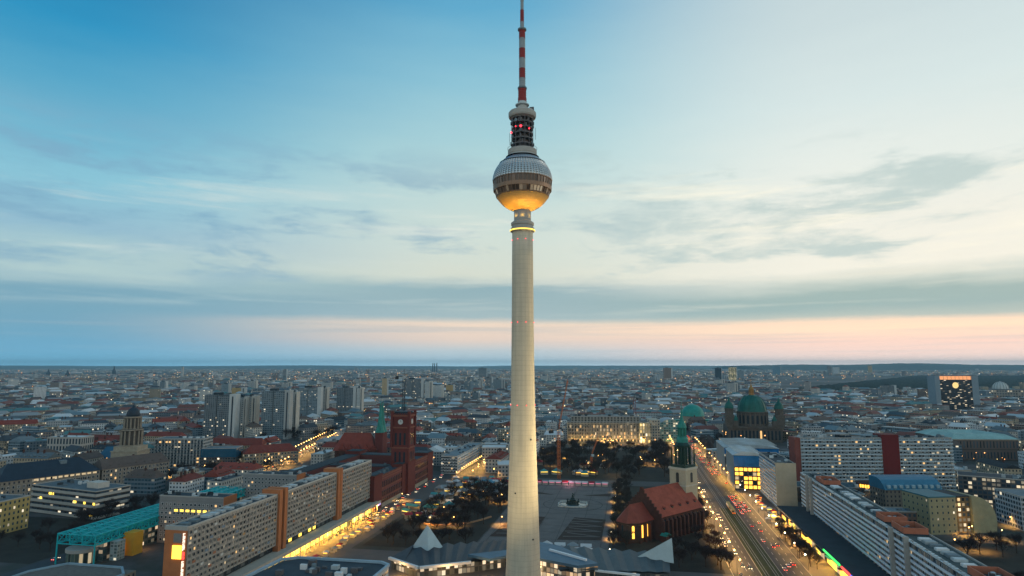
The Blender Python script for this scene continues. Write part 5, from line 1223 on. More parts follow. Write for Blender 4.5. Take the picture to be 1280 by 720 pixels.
# lattice crane towers
def crane(label, x, y, h, jib, ang, up, m, luff=True, wdt=1.1):
    r = root('tower_crane', label, 'crane', (x, y), ang, 'tower cranes', city=False)
    q = MB(); k_ = 0
    for sx in (-1,1):
        for sy in (-1,1): q.bar((sx*wdt,sy*wdt,0),(sx*wdt,sy*wdt,h),.22)
    while k_ < h:
        s_ = 1 if int(k_/3) % 2 else -1
        for sx in (-1,1): q.bar((sx*wdt,-s_*wdt,k_),(sx*wdt,s_*wdt,min(h,k_+3)),.13); q.bar((-s_*wdt,sx*wdt,k_),(s_*wdt,sx*wdt,min(h,k_+3)),.13)
        k_ += 3
    q.build('mast', m, r)
    q = MB(); ex = jib*cos(up); ez = jib*sin(up); nn_ = int(jib/3)
    P0 = [Vector((0,-.8,h+1)), Vector((0,.8,h+1)), Vector((0,0,h+2.6))]; D_ = Vector((ex,0,ez))
    for p in P0: q.bar(p, p+D_, .18)
    for i in range(nn_): a = i/nn_; b_ = (i+1)/nn_; q.bar(P0[0]+D_*a, P0[2]+D_*b_, .11); q.bar(P0[1]+D_*a, P0[2]+D_*b_, .11); q.bar(P0[0]+D_*a, P0[1]+D_*b_, .11)
    q.build('jib', m, r)
    v = MB(); v.bar((0,0,h+1),(-jib*.22,0,h+1.4),.4); v.box(-jib*.24,-jib*.15,-1.1,1.1,h-1.6,h+1.2); v.build('counterweight', DARKM, r)
    v = MB(); v.box(-1.4,1.6,-2.6,-1.0,h-.6,h+1.8); v.build('cab', ROOFP, r)
    v = MB(); v.bar((0,0,h+1),(0,0,h+8),.25); v.bar((0,0,h+8),(ex*.9,0,h+2.6+ez*.9),.09); v.bar((0,0,h+8),(-jib*.2,0,h+1.2),.09); v.build('stay_cables', DARKM, r)
    return r
ORC = mat('crane_orange', (.45,.13,.035), .6); RDC = mat('crane_dark_red', (.20,.05,.05), .6)
crane('orange luffing crane with steep raised jib just right of the shaft', 48, 668, 48, 52, radians(38), radians(75), ORC)
crane('dark red crane mast beyond the palace building', 196, 1030, 62, 22, radians(160), radians(8), RDC, wdt=1.6)
crane('dark crane with a level jib right behind the city hall tower', -108, 642, 103, 36, radians(14), radians(0), mat('crane_black', (.03,.035,.04), .6), wdt=1.2)
crane('small yellow crane leaning over the building site beyond the square', 88, 720, 16, 20, radians(30), radians(62), ORC, wdt=.8)
for px_, h_ in ((541,20),(543.2,22),(546,21)):
    x_, y_ = px_-640, 9500; r = root('power_station_chimney', 'thin far chimney standing on the horizon left of the shaft', 'chimney', ((px_-640)/F*9430, 9500), 0, 'chimneys on the horizon', city=False)
    v = MB(); v.lathe([(9,0),(6,150)], 12); v.build('stack', SLATE, r)
for px_, pt_, pb_, lab in ((142,457,470,'dark far spire on the left horizon'),(84,462,472,'small dark far spire at the left'),(60,461,471,'tiny dark far spire at the far left')):
    x_, y_ = at(px_, pb_); _, _, zt = atd(640, pt_, y_); r = root('far_spire', lab, 'church tower', (x_, y_), 0, city=False)
    v = MB(); v.box(-14,14,-14,14,0,zt*.5); v.build('tower', SLATE, r); v = MB(); v.lathe([(16,zt*.5),(8,zt*.7),(.5,zt)], 8); v.build('spire', SLATE, r)

# ------------------------------------------------------------------ ordinary houses
bpy.context.view_layer.update()
FOOT = []
for o in [o for o in COL.objects if o.parent is None and o.type == 'EMPTY']:
    xs = []; ys = []
    for c in o.children_recursive:
        if c.type != 'MESH': continue
        m_ = o.matrix_world.inverted() @ c.matrix_world
        for k_ in c.bound_box: p = m_ @ Vector(k_); xs.append(p.x); ys.append(p.y)
    if xs: FOOT.append((o.matrix_world.inverted(), min(xs), max(xs), min(ys), max(ys)))
def inhero(x, y, m):
    for M_, a, b_, c, d in FOOT:
        p = M_ @ Vector((x, y, 0))
        if a-m < p.x < b_+m and c-m < p.y < d+m: return True
    return False
ZONES = [(-70,-12,640,1060,'w')]
def blocked(x, y, m=0):
    t_, s_ = ts(x, y)
    if 50-m < t_ < 94+m and s_ < 1300: return True                     # avenue
    if -176 < t_ < 52 and s_ < 905+m and t_ > -112-m: return True      # square, churchyard and park
    if -204-m < t_ < 134 and s_ < 672+m: return True
    if 636-m < s_ < 672+m and t_ < 200: return True
    if t_ > 94 and t_ < 152 and s_ < 640: return True
    # diagonal bright street
    ax0, ay0 = -276, 727; bx, by = -300, 1130; k_ = max(0, min(1, ((x-ax0)*(bx-ax0)+(y-ay0)*(by-ay0))/((bx-ax0)**2+(by-ay0)**2)))
    if hypot(x-ax0-k_*(bx-ax0), y-ay0-k_*(by-ay0)) < 13+m: return True
    if x > 1130 and y > 2700 and y < 7300 and x > y*.41: return True   # the large wood
    return False
PROT = [(0,200,598,520),(140,185,566,700),(190,260,584,735),(250,375,580,730),(420,492,560,735),(560,606,590,690),(690,830,562,975),(820,860,550,985),(840,885,516,1195),(893,985,560,990),
        (1160,1212,512,1600),(1190,1268,575,795),(996,1195,612,600),(240,460,548,1000),(500,545,508,1750),(1245,1280,498,2190),(555,636,495,2300),(930,975,612,560)]
def hides(x, y, w_, h_):
    px_, py_ = pixof(x, y, h_); pw = w_*.55*F/max(y, 1)
    for a, b_, yb_, dist in PROT:
        if y < dist-5 and px_+pw > a and px_-pw < b_ and py_ < yb_-2: return True
    return False
HW = {'pale': facade('house_pale', (.42,.41,.37), fw=.42, fh=.5, lit=.11, warm=(1,.50,.14), lits=1.3), 'beige': facade('house_beige', (.36,.30,.21), fw=.4, fh=.5, lit=.11, warm=(1,.50,.14), lits=1.3),
      'grey': facade('house_grey', (.24,.25,.255), fw=.5, fh=.5, lit=.11, warm=(1,.50,.14), lits=1.2), 'brown': facade('house_brown', (.17,.11,.085), fw=.42, fh=.5, lit=.11, warm=(1,.50,.14), lits=1.2),
      'white': facade('house_white', (.55,.57,.57), fw=.5, fh=.45, lit=.05, lits=1.1), 'blue-grey': facade('house_bluegrey', (.15,.21,.25), glass=(.03,.06,.08), fw=.85, fh=.5, lit=.07, lits=1.2)}
HR = {'red tiled': TILE, 'brown': BROWNROOF, 'dark': ROOFD, 'grey': ROOFG, 'pale': ROOFP, 'teal': mat('teal_metal_roof', (.05,.16,.18), .6, var=.3)}
LM = [(0,75,'near the left edge'),(75,140,'left of the domed stone tower'),(140,190,'around the domed stone tower'),(190,250,'above the white grid office'),(250,330,'around the leftmost big towers'),(330,420,'by the bright diagonal street'),
      (420,490,'behind the green twin spires'),(490,560,'behind the city hall tower'),(560,640,'left of the tall shaft'),(640,715,'just right of the tall shaft'),(715,815,'above the palace building'),(815,890,'around the low green dome'),
      (890,985,'around the cathedral dome'),(985,1105,'beyond the twin slab left half'),(1105,1195,'beyond the twin slab right half'),(1195,1400,'around the arsenal at right')]
random.seed(21)
cands = []; placed = []
tries = 0
while len(placed) < 285 and tries < 60000:
    tries += 1
    y = random.uniform(430, 2300) if tries > 4000 else random.uniform(430, 1200)
    x = random.uniform(-.84, .84)*y
    if y < 1000 and tries < 30000: pass
    far = y > 1150
    Lb = random.uniform(24, 58) if not far else random.uniform(34, 80); Db = random.uniform(13, 18) if not far else random.uniform(15, 30)
    h_ = random.uniform(14, 21) if y > 640 else random.uniform(9, 16)
    rr2 = hypot(Lb, Db)/2
    if y < 575 and x < 0 or (y < 600 and x > 0): continue
    if blocked(x, y, rr2*.62) or inhero(x, y, rr2*.7): continue
    if hides(x, y, Lb, h_+5): continue
    ok = True
    for (X_, Y_, R_) in placed:
        dx = x-X_; dy = (y-Y_)
        if dx*dx+dy*dy < ((rr2+R_)*.80)**2: ok = False; break
    if not ok: continue
    placed.append((x, y, rr2)); cands.append((x, y, Lb, Db, h_))
cands.sort(key=lambda a: a[1])
cnt = {}
recs = []
for x, y, Lb, Db, h_ in cands:
    px_, _ = pixof(x, y, 0)
    if px_ < -60 or px_ > 1340: continue
    wc = random.choice(list(HW)); pitchd = random.random() < (.5 if px_ < 620 else .35)
    rc_ = random.choice(('red tiled','red tiled','brown','dark','grey') if pitchd else ('grey','dark','pale','teal','pale','grey'))
    where = next((l for a, b_, l in LM if a <= px_ < b_), LM[0][2] if px_ < 0 else LM[-1][2])
    key = (wc, rc_, pitchd, where); i = cnt.get(key, 0); cnt[key] = i+1; recs.append((x, y, Lb, Db, h_, wc, rc_, pitchd, where, i, key))
for x, y, Lb, Db, h_, wc, rc_, pitchd, where, i, key in recs:
    shp = 'pitched house' if pitchd else 'flat block'
    lab = f'{wc} {shp} with {rc_} roof {where}'
    if cnt[key] > 1: lab = ORD[min(i, 19)]+' '+lab
    rot = -A+random.choice((0, pi/2))+random.gauss(0, .04) if y < 1000 else random.choice((0, pi/2))+.9*sin(x/600)+.5*cos(y/500)
    r = root('town_house' if pitchd else 'apartment_block', lab, 'house' if pitchd else 'building', (x, y), rot, 'town buildings in the middle distance', city=False)
    if pitchd:
        pitched(r, -Lb/2, Lb/2, -Db/2, Db/2, h_, random.uniform(4, 7), HW[wc], HR[rc_], (3.3,3.4), 'x', random.choice((0, 3, 5)), dorm=random.choice((0, 4, 6)) if y < 900 else 0, gm_=None)
        for k_ in range(random.randint(1, 3)): cx = random.uniform(-Lb/2+3, Lb/2-3); v = MB(); v.box(cx-.7, cx+.7, -1.6, -.3, h_+2, h_+8); v.build('chimney', DKBRICK, r)
    else:
        q = MB(); q.box(-Lb/2, Lb/2, -Db/2, Db/2, 0, h_, cell=(3.3,3.4))
        if random.random() < .3: q.box(-Lb/2+3, Lb/2-4, -Db/2+3, Db/2-2, h_, h_+3.2, cell=(3.3,3.2))
        q.build('wall', HW[wc], r)
        if y < 1100: flat_roof(r, -Lb/2, Lb/2, -Db/2, Db/2, h_ if len(q.v) == 8 else h_, HR[rc_], up=.6)
        else: v = MB(); v.box(-Lb/2-.2, Lb/2+.2, -Db/2-.2, Db/2+.2, h_, h_+.5); v.build('roof', HR[rc_], r)
        units(r, -Lb/2, Lb/2, -Db/2, Db/2, h_+3.2 if len(q.v) > 8 else h_+.2, random.randint(2, 6) if y < 1200 else 1, 1.2 if y < 1200 else 2.2)
print('houses', len(recs))

# ------------------------------------------------------------------ the rest of the city, out to the horizon
PALW = [(.46,.46,.43),(.30,.30,.29),(.36,.30,.21),(.18,.13,.10),(.52,.54,.54),(.13,.17,.20),(.25,.20,.17),(.40,.44,.44)]
PALR = [(.04,.07,.09),(.12,.19,.22),(.34,.43,.47),(.16,.045,.03),(.09,.07,.06),(.06,.17,.18),(.24,.27,.28),(.17,.06,.045),(.50,.54,.55),(.04,.05,.06)]
FW = facade('distant_walls', (.3,.3,.3), fw=.5, fh=.5, warm=(1,.50,.14), lit=.07, lits=2.2, island=True, pal=PALW)
FRm = bpy.data.materials.new('distant_roofs'); FRm.use_nodes = True; n = NT(FRm.node_tree); n.N.clear()
b = n.new('ShaderNodeBsdfPrincipled'); o_ = n.new('ShaderNodeOutputMaterial'); n.L.new(b.outputs[0], o_.inputs[0])
rp_ = n.ramp(n.new('ShaderNodeNewGeometry').outputs['Random Per Island'], [(i/len(PALR), tuple(c)+(1,)) for i, c in enumerate(PALR)]); rp_.node.color_ramp.interpolation = 'CONSTANT'
n.put(b.inputs['Base Color'], rp_); b.inputs['Roughness'].default_value = .8
q = MB(); random.seed(33); grid = {}
for X_, Y_, R_ in placed: grid.setdefault((int(X_//80), int(Y_//80)), []).append((X_, Y_, R_))
def nearp(x, y, r):
    i, j = int(x//80), int(y//80)
    for a in (-1,0,1):
        for b_ in (-1,0,1):
            for X_, Y_, R_ in grid.get((i+a, j+b_), ()):
                if (x-X_)**2+(y-Y_)**2 < ((r+R_)*.78)**2: return True
    return False
def forest(x, y):
    px_, py_ = pixof(x, y, 0)
    if 985 < px_ and 471.5 < py_ < 491 and py_ > 491-(px_-985)*.12: return True
    if px_ < 210 and 466.5 < py_ < 469.5: return True
    return False
nb_ = 0
for k_ in range(30000):
    u_ = random.random(); y = 620*(18500/620)**(u_**.80) if k_ % 3 else 800+1900*random.random()
    x = random.uniform(-.85, .85)*y
    sc = 1+max(0, (y-2500)/5000)
    Lb = random.uniform(22, 62)*sc; Db = random.uniform(13, 24)*sc; h_ = random.uniform(11, 23)*(1+.12*(sc-1))
    if random.random() < .012 and y > 1800: h_ *= random.uniform(1.6, 2.6); Lb = min(Lb, 30)
    rr2 = hypot(Lb, Db)/2
    if y < 1400 and blocked(x, y, rr2*.6): continue
    if blocked(x, y, 0) or forest(x, y): continue
    if y < 2900 and inhero(x, y, rr2*.7): continue
    if y < 2400 and hides(x, y, Lb, h_+3): continue
    if nearp(x, y, rr2): continue
    grid.setdefault((int(x//80), int(y//80)), []).append((x, y, rr2))
    ang = random.choice((0, pi/2))+.9*sin(x/600)+.5*cos(y/500)
    q.M = Matrix.Translation((x, y, 0)) @ Matrix.Rotation(ang, 4, 'Z')
    if random.random() < .4 and y < 4000:
        q.box(-Lb/2, Lb/2, -Db/2, Db/2, 0, h_, 0, cell=(3.3,3.4)); q.gable(-Lb/2-.5, Lb/2+.5, -Db/2-.5, Db/2+.5, h_+.05, h_+5.5, 1, 'x', 3)
    else:
        q.box(-Lb/2, Lb/2, -Db/2, Db/2, 0, h_, 0, cell=(3.3*sc,3.4)); q.box(-Lb/2-.2, Lb/2+.2, -Db/2-.2, Db/2+.2, h_+.05, h_+.9, 1)
        if y < 2500 and random.random() < .6: q.box(-Lb*.1, Lb*.12, -Db*.2, Db*.2, h_+.95, h_+3.2, 1)
    nb_ += 1
tag(q.build('distant_city_blocks', [FW, FRm]), kind='stuff')
print('far blocks', nb_)

# woods: many small crowns as one mass
def crowns(name, pts, m):
    q = MB()
    for x, y, r_, h_ in pts:
        k_ = 6; a0 = random.random()*6; P = [(x, y, h_*random.uniform(.95,1.1))]
        for zz, rr in ((h_*.72, r_*.85), (h_*.3, r_)): P += [(x+rr*random.uniform(.7,1.2)*cos(a0+2*pi*i/k_), y+rr*random.uniform(.7,1.2)*sin(a0+2*pi*i/k_), zz*random.uniform(.85,1.15)) for i in range(k_)]
        P += [(x, y, 0)]
        q.add(P, [(0,1+i,1+(i+1)%k_) for i in range(k_)]+[(1+i,1+k_+i,1+k_+(i+1)%k_,1+(i+1)%k_) for i in range(k_)]+[(1+k_+i,13,1+k_+(i+1)%k_) for i in range(k_)])
    return tag(q.build(name, m), kind='stuff')
WOOD = mat('winter_woodland', (.030,.040,.034), 1.0, var=.5, scale=.03)
pts = []
for k_ in range(60000):
    u_ = random.random(); y = 2300*(9000/2300)**u_; x = random.uniform(.3, .86)*y
    if not forest(x, y): continue
    r_ = 10+y*.0028; pts.append((x, y, r_, random.uniform(14, 20)))
    if len(pts) > 9000: break
crowns('large_wood', pts, WOOD)
pts = []; random.seed(8)
for k_ in range(9000):
    y = 800*(14000/800)**random.random(); x = random.uniform(-.85,.85)*y
    if sin(x/210+1.7*sin(y/330))+sin(y/170+x/400) < .35: continue
    r_ = random.uniform(4,7)*(1+y/4000)
    if blocked(x,y,6) or (y < 2900 and inhero(x,y,6)) or (y < 3500 and nearp(x,y,3)) or (y < 2300 and hides(x,y,8,14)): continue
    pts.append((x, y, r_, random.uniform(9,15)*(1+y/15000)))
crowns('scattered_town_trees', pts, mat('far_bare_trees', (.045,.038,.036), 1.0, var=.4, scale=.1))
# low hills on the right horizon
q = MB(); hp = []
for i in range(61):
    for j in range(9):
        x = 5500+i*130; y = 13500+j*600; e = 112+62*math.exp(-((i-34)/11)**2)+30*math.exp(-((i-12)/8)**2)+20*math.exp(-((i-52)/6)**2); hp.append((x, y, -2+(e)*sin(pi*j/8)**1.1+5*sin(i*1.7+j)))
q.add(hp, [(i*9+j,(i+1)*9+j,(i+1)*9+j+1,i*9+j+1) for i in range(60) for j in range(8)]); tag(q.build('hills', WOOD), kind='structure')

# ------------------------------------------------------------------ trees
BARK = mat('bark', (.05,.038,.032), .95, var=.2); TWIG = mat('bare_twigs', (.036,.027,.026), .95, var=.3, scale=.5)
def tree_proto(seed, hgt, spread, name='bare_tree'):
    rnd = random.Random(seed); tr = MB(); cr = MB()
    tr.bar((0,0,0),(0,0,hgt*.34),.34,7,r2=.24)
    def grow(q, p, d, L_, r, lev):
        e = p+d*L_; q.bar(p, e, r, 3, r2=r*.6)
        if lev == 0: return
        for k_ in range(5 if lev > 1 else 6):
            nd = (d+Vector((rnd.gauss(0,.55),rnd.gauss(0,.55),rnd.gauss(.12,.3)))).normalized()
            grow(q, p+d*L_*rnd.uniform(.45,1.0), nd, L_*rnd.uniform(.55,.78), max(.05, r*.55), lev-1)
    for k_ in range(6):
        a_ = k_*2*pi/6+rnd.uniform(-.4,.4); d = Vector((cos(a_)*spread, sin(a_)*spread, rnd.uniform(.7,1.3))).normalized()
        grow(cr, Vector((0,0,hgt*rnd.uniform(.24,.36))), d, hgt*.30, .16, 3)
    grow(cr, Vector((0,0,hgt*.32)), Vector((0,0,1)), hgt*.30, .2, 3)
    r = bpy.data.objects.new(name, None); COL.objects.link(r); tr.build('trunk', BARK, r); cr.build('crown', TWIG, r)
    return r
protos = [tree_proto(3, 13, .8), tree_proto(4, 15, .65), tree_proto(5, 11, 1.0), tree_proto(6, 14, .75)]
used = [False]*4; ntree = 0
def put_tree(x, y, label, group, sc=1.0):
    global ntree
    i = random.randrange(4)
    if used[i]: o = copy_tree(protos[i])
    else: o = protos[i]; used[i] = True
    s_ = sc*random.uniform(.75, 1.2); o.location = (x, y, 0); o.rotation_euler = (0,0,random.random()*6.3); o.scale = (s_*random.uniform(.9,1.15), s_, s_)
    tag(o, label, 'tree', group); ntree += 1
random.seed(12)
def scatter(n_, t0, t1, s0, s1, label, group, mind=6.5, sc=1.0, ok=None):
    P = []; k_ = 0
    while len(P) < n_ and k_ < n_*40:
        k_ += 1; t_, s_ = random.uniform(t0,t1), random.uniform(s0,s1)
        if ok and not ok(t_, s_): continue
        if any((t_-a)**2+(s_-b_)**2 < mind*mind for a, b_ in P): continue
        x, y = wxy(t_, s_)
        if inhero(x, y, 2): continue
        P.append((t_, s_)); put_tree(x, y, label, group, sc)
scatter(58, -158, -102, 405, 600, 'bare winter tree in the dark park between the brick city hall and the shaft', 'trees in the park left of the shaft', 6.5)
scatter(104, -108, 48, 674, 900, 'bare winter tree in the park between the fountain square and the palace', 'trees in the park beyond the square', 7, 1.15)
for row, t_ in ((0,-12),(1,-5)):
    for s_ in range(400, 632, 11):
        x, y = wxy(t_+random.uniform(-1,1), s_+random.uniform(-2,2))
        if not inhero(x, y, 1.5): put_tree(x, y, 'bare tree in the double row along the right edge of the square', 'trees along the square', .85)
scatter(20, 14, 50, 388, 500, 'bare tree on the dark lawn in front of the brick church', 'trees by the church', 7, .8, lambda t_, s_: s_ < 425 or t_ > 40)
for s_ in range(395, 640, 13):
    x, y = wxy(53.5+random.uniform(-.8,.8), s_)
    if not inhero(x, y, 1): put_tree(x, y, 'bare street tree on the left pavement of the avenue', 'trees on the left avenue pavement', .7)
scatter(16, 97.5, 104, 400, 480, 'bare tree in the dark clump between avenue and lit shop podium', 'trees by the shop podium', 4.5, .75)
scatter(20, -400, -344, 395, 470, 'bare tree between the striped office block and the turquoise truss hall', 'trees by the striped office block', 7, 1.0)
scatter(20, -450, -375, 560, 640, 'bare tree in front of the white grid office and blue glass block', 'trees by the white grid office', 7, 1.1)
scatter(34, 152, 330, 375, 470, 'bare tree in the dark yard behind the balcony slab at bottom right', 'trees in the yard at bottom right', 9, 1.0)
scatter(14, -420, -350, 340, 400, 'bare tree in the dark strip at the bottom left', 'trees at the bottom left', 7, .9)
scatter(18, -560, -470, 900, 980, 'bare tree at the foot of the big residential towers', 'trees by the residential towers', 9, 1.3)
print('trees', ntree)

# ------------------------------------------------------------------ street lamps
def lamp_proto(m, hgt=8.5, two=False, rad=.42):
    r = bpy.data.objects.new('street_lamp', None); COL.objects.link(r)
    q = MB(); q.bar((0,0,0),(0,0,hgt),.12,6,r2=.07); q.bar((0,0,hgt),(1.4,0,hgt+.3),.07,5)
    if two: q.bar((0,0,hgt),(-1.4,0,hgt+.3),.07,5)
    q.build('pole', DARKM, r)
    for sx in ((1.5,-1.5) if two else (1.5,)): v = MB(); v.ball((sx,0,hgt+.1), rad, 8); v.build('lamp_globe', m, r)
    return r
LP = {'warm': lamp_proto(LAMP), 'white': lamp_proto(LAMPW), 'pair': lamp_proto(LAMP, 9.5, True)}; lu = {}
lamps = []
def put_lamp(kind, x, y, tmpl, group, rot=0.0, e=0, sc=1.0, col=(1,.50,.12)):
    o = copy_tree(LP[kind]) if lu.get(kind) else LP[kind]; lu[kind] = True
    o.location = (x, y, 0); o.rotation_euler = (0,0,rot); o.scale = (sc,)*3
    tag(o, None, 'street lamp', group); lamps.append((o, tmpl, hypot(x, y)))
    if e: spot('lamp_glow', (1.5, 0, 7.7), (2.2, 0, 0), e*1.1, col, 142, o, .5, .4)
random.seed(77)
for s_ in range(380, 640, 19): put_lamp('warm', *wxy(55.5, s_), 'lit street lamp on the left side of the avenue', 'lamps on the left of the avenue', -A, 11000, 1.1, (1,.50,.12))
for s_ in range(672, 1010, 21): put_lamp('warm', *wxy(55.5, s_), 'lit street lamp on the far left of the avenue past the crossing', 'lamps on the far left of the avenue', -A, 4000, 1.1, (1,.50,.12))
for s_ in range(400, 640, 24): put_lamp('white', *wxy(97.2, s_), 'white street lamp on the right side of the avenue', 'lamps on the right of the avenue', -A+pi, 7500, 1.0, (1,.52,.14))
for s_ in range(672, 1000, 24): put_lamp('warm', *wxy(94.5, s_), 'lit street lamp on the far right of the avenue past the crossing', 'lamps on the far right of the avenue', -A+pi, 12000, 1.2, (1,.50,.10))
for i in range(26):
    k_ = i/25; x = -268-24*k_; y = 727+350*k_
    for sd in (-9, 9): put_lamp('warm', x+sd, y, ('left' if sd < 0 else 'right')+' side lamp of the bright diagonal street', 'lamps of the diagonal street', 0, 6500 if i % 2 else 0, 1.15, (1,.50,.10))
for s_ in range(668, 800, 9): put_lamp('warm', *wxy(-177.5, s_), 'orange lamp at the foot of the white banded slab', 'lamps below the white banded slab', -A, 130, .9)
for i in range(16): put_lamp('warm', *wxy(-168+random.uniform(-4,52), 640+random.uniform(0,110)), 'scattered orange lamp in the street left of the shaft', 'lamps in the street left of the shaft', -A, 700)
for i in range(22):
    x, y = at(random.uniform(668, 845), random.uniform(553, 583)); put_lamp('warm', x, y, 'small park lamp among the trees before the palace', 'lamps in the far park', 0, 900, .75)
for i in range(9):
    x, y = at(random.uniform(500, 636), random.uniform(622, 668)); put_lamp('warm', x, y, 'park lamp in the dark park left of the shaft', 'lamps in the near park', 0, 900, .7)
for s_ in range(405, 640, 40): put_lamp('white', *wxy(-15, s_), 'dim lamp along the right edge of the square', 'lamps along the square', -A, 0, .55)
for i in range(9):
    x, y = at(random.uniform(1190, 1276), random.uniform(655, 690)); put_lamp('warm', x, y, 'lamp in the dark yard at the right edge', 'lamps in the right yard', 0, 900, .8)
for i in range(16): put_lamp('white' if i % 3 else 'warm', *wxy(-330+i*25+random.uniform(-5,5) if i < 7 else 100+(i-7)*24, 641), 'lamp on the crossing street', 'lamps on the crossing street', 0, 900, .9)
for i in range(8):
    x, y = at(200+i*9, 597-i*1.2); put_lamp('warm', x, y, 'small lamp in front of the white grid office', 'lamps by the white grid office', 0, 900, .8)
from collections import defaultdict
gl_ = defaultdict(list)
for l in lamps: gl_[l[1]].append(l)
for k_, L in gl_.items():
    L.sort(key=lambda a: a[2])
    for i, (o, t_, d) in enumerate(L): o['label'] = ordn(i)+' '+t_
print('lamps', len(lamps))

# ------------------------------------------------------------------ cars, trams
paints = {'dark': mat('dark_car_paint', (.03,.035,.045), .25, .3, var=0), 'silver': mat('silver_car_paint', (.35,.37,.38), .3, .4, var=0), 'white': mat('white_car_paint', (.6,.6,.6), .3, var=0), 'red': mat('red_car_paint', (.3,.02,.02), .3, var=0)}
HEAD = mat('headlight', (.3,.3,.3), emit=(1,.80,.48), est=8); TAIL = mat('taillight', (.2,.02,.02), emit=(1,.06,.03), est=5.5); TYRE = mat('tyre', (.015,.015,.015), .9, var=0)
def car_proto(pm, van=False):
    r = bpy.data.objects.new('van' if van else 'car', None); COL.objects.link(r)
    L_, W_, H_ = (5.2,1.95,2.1) if van else (4.5,1.8,1.42); q = MB(); hz = .75 if not van else 1.0
    p = [(-L_/2,.35),(L_/2,.35),(L_/2,hz-.12),(L_*.27,hz+.05),(-L_*.45,hz+.08),(-L_/2,hz)]
    k_ = len(p); q.add([(-W_/2,a,c) for a,c in p]+[(W_/2,a,c) for a,c in p], [tuple(range(k_)), tuple(range(2*k_-1,k_-1,-1))]+[(i,i+k_,(i+1)%k_+k_,(i+1)%k_) for i in range(k_)]); q.build('body', pm, r)
    q = MB(); a0, a1 = (-L_*.47, L_*.36) if van else (-L_*.42, L_*.24)
    P = [(-W_*.47,a0,hz+.05),(W_*.47,a0,hz+.05),(W_*.47,a1,hz+.05),(-W_*.47,a1,hz+.05),(-W_*.38,a0+.35,H_),(W_*.38,a0+.35,H_),(W_*.38,a1-.75,H_),(-W_*.38,a1-.75,H_)]
    q.add(P, [(0,1,5,4),(1,2,6,5),(2,3,7,6),(3,0,4,7)]); q.build('cabin_glass', GLASS, r)
    q = MB(); q.add([(a,b_,c+.01) for a,b_,c in P[4:]]+[(a,b_,c-.08) for a,b_,c in P[4:]], [(0,1,2,3),(0,1,5,4),(1,2,6,5),(2,3,7,6),(3,0,4,7)]); q.build('roof', pm, r)
    for sx in (-1,1):
        for sy in (-1,1): v = MB(); v.bar((sx*W_*.5,sy*L_*.31,.33),(sx*W_*.38,sy*L_*.31,.33),.33,12); v.build('wheel', TYRE, r)
        v = MB(); v.box(sx*W_*.36-.22, sx*W_*.36+.22, L_/2-.02, L_/2+.05, .48, .70); v.build('headlight', HEAD, r)
        v = MB(); v.box(sx*W_*.38-.2, sx*W_*.38+.2, -L_/2-.05, -L_/2+.02, .56, .80); v.build('taillight', TAIL, r)
    return r
CP = {}
for nm, pm in paints.items(): CP[nm] = car_proto(pm)
CP['van'] = car_proto(paints['white'], True); cu = {}; cars = []
def put_car(kind, t_, s_, dirn, tmpl, group, xy=None, rz=None):
    o = copy_tree(CP[kind]) if cu.get(kind) else CP[kind]; cu[kind] = True
    x, y = xy or wxy(t_, s_); o.location = (x, y, .07); o.rotation_euler = (0, 0, (-A if rz is None else rz)+(0 if dirn > 0 else pi))
    tag(o, None, 'van' if kind == 'van' else 'car', group); nm = {'dark':'dark car','silver':'silver car','white':'white car','red':'red car','van':'white van'}[kind]
    cars.append((o, nm+' '+tmpl, hypot(x, y)))
random.seed(4); kinds = ['dark','silver','dark','white','silver','red','van']
for t_ in (58, 61.5, 65):
    s_ = 375+random.uniform(0,30)
    while s_ < 1150:
        if not 640 < s_ < 668: put_car(random.choice(kinds), t_, s_, -1, 'coming towards the tower on the avenue', 'cars coming along the avenue')
        s_ += random.choice((9, 10, 26, 60, 90))
for t_ in (84, 87.5, 91):
    s_ = 380+random.uniform(0,30)
    while s_ < 1150:
        if not 640 < s_ < 668: put_car(random.choice(kinds), t_, s_, 1, 'driving away with red tail lights on the avenue', 'cars driving away along the avenue')
        s_ += random.choice((8, 9, 14, 30)) if 520 < s_ < 600 else random.choice((13, 20, 34, 50)) if s_ > 668 else random.choice((40, 60, 80))
for i in range(24):
    k_ = i/23; xx, yy2 = -268-24*k_, 730+345*k_
    put_car(random.choice(kinds), 0, 0, -1 if i % 2 else 1, 'on the bright diagonal street', 'cars on the diagonal street', (xx+(3 if i % 2 == 0 else -3), yy2), atan2(-345, -24)+pi/2+pi)
for i in range(16): put_car(random.choice(kinds), -197+random.choice((0,3)), 470+i*13, random.choice((1,-1)), 'in front of the city hall', 'cars in front of the city hall')
for i in range(9): put_car(random.choice(kinds), 100+i*11, 648, 1, 'on the crossing street right of the avenue', 'cars on the crossing street', rz=-A+pi/2)
for i in range(7):
    x, y = at(1195+i*12, 660-i*3); put_car(random.choice(kinds), 0, 0, 1, 'parked in the yard at the right', 'cars parked at the right', (x, y), .8)
for i in range(8): put_car(random.choice(kinds), -339, 340+i*17, -1 if i % 2 else 1, 'on the dark street at the lower left', 'cars at the lower left')
gc_ = defaultdict(list)
for c in cars: gc_[c[1]].append(c)
for k_, L in gc_.items():
    L.sort(key=lambda a: a[2])
    for i, (o, t_, d) in enumerate(L): o['label'] = ordn(i)+' '+t_
for k_, o in list(CP.items()):
    if not cu.get(k_):
        for c in list(o.children): bpy.data.objects.remove(c)
        bpy.data.objects.remove(o)
print('cars', len(cars))
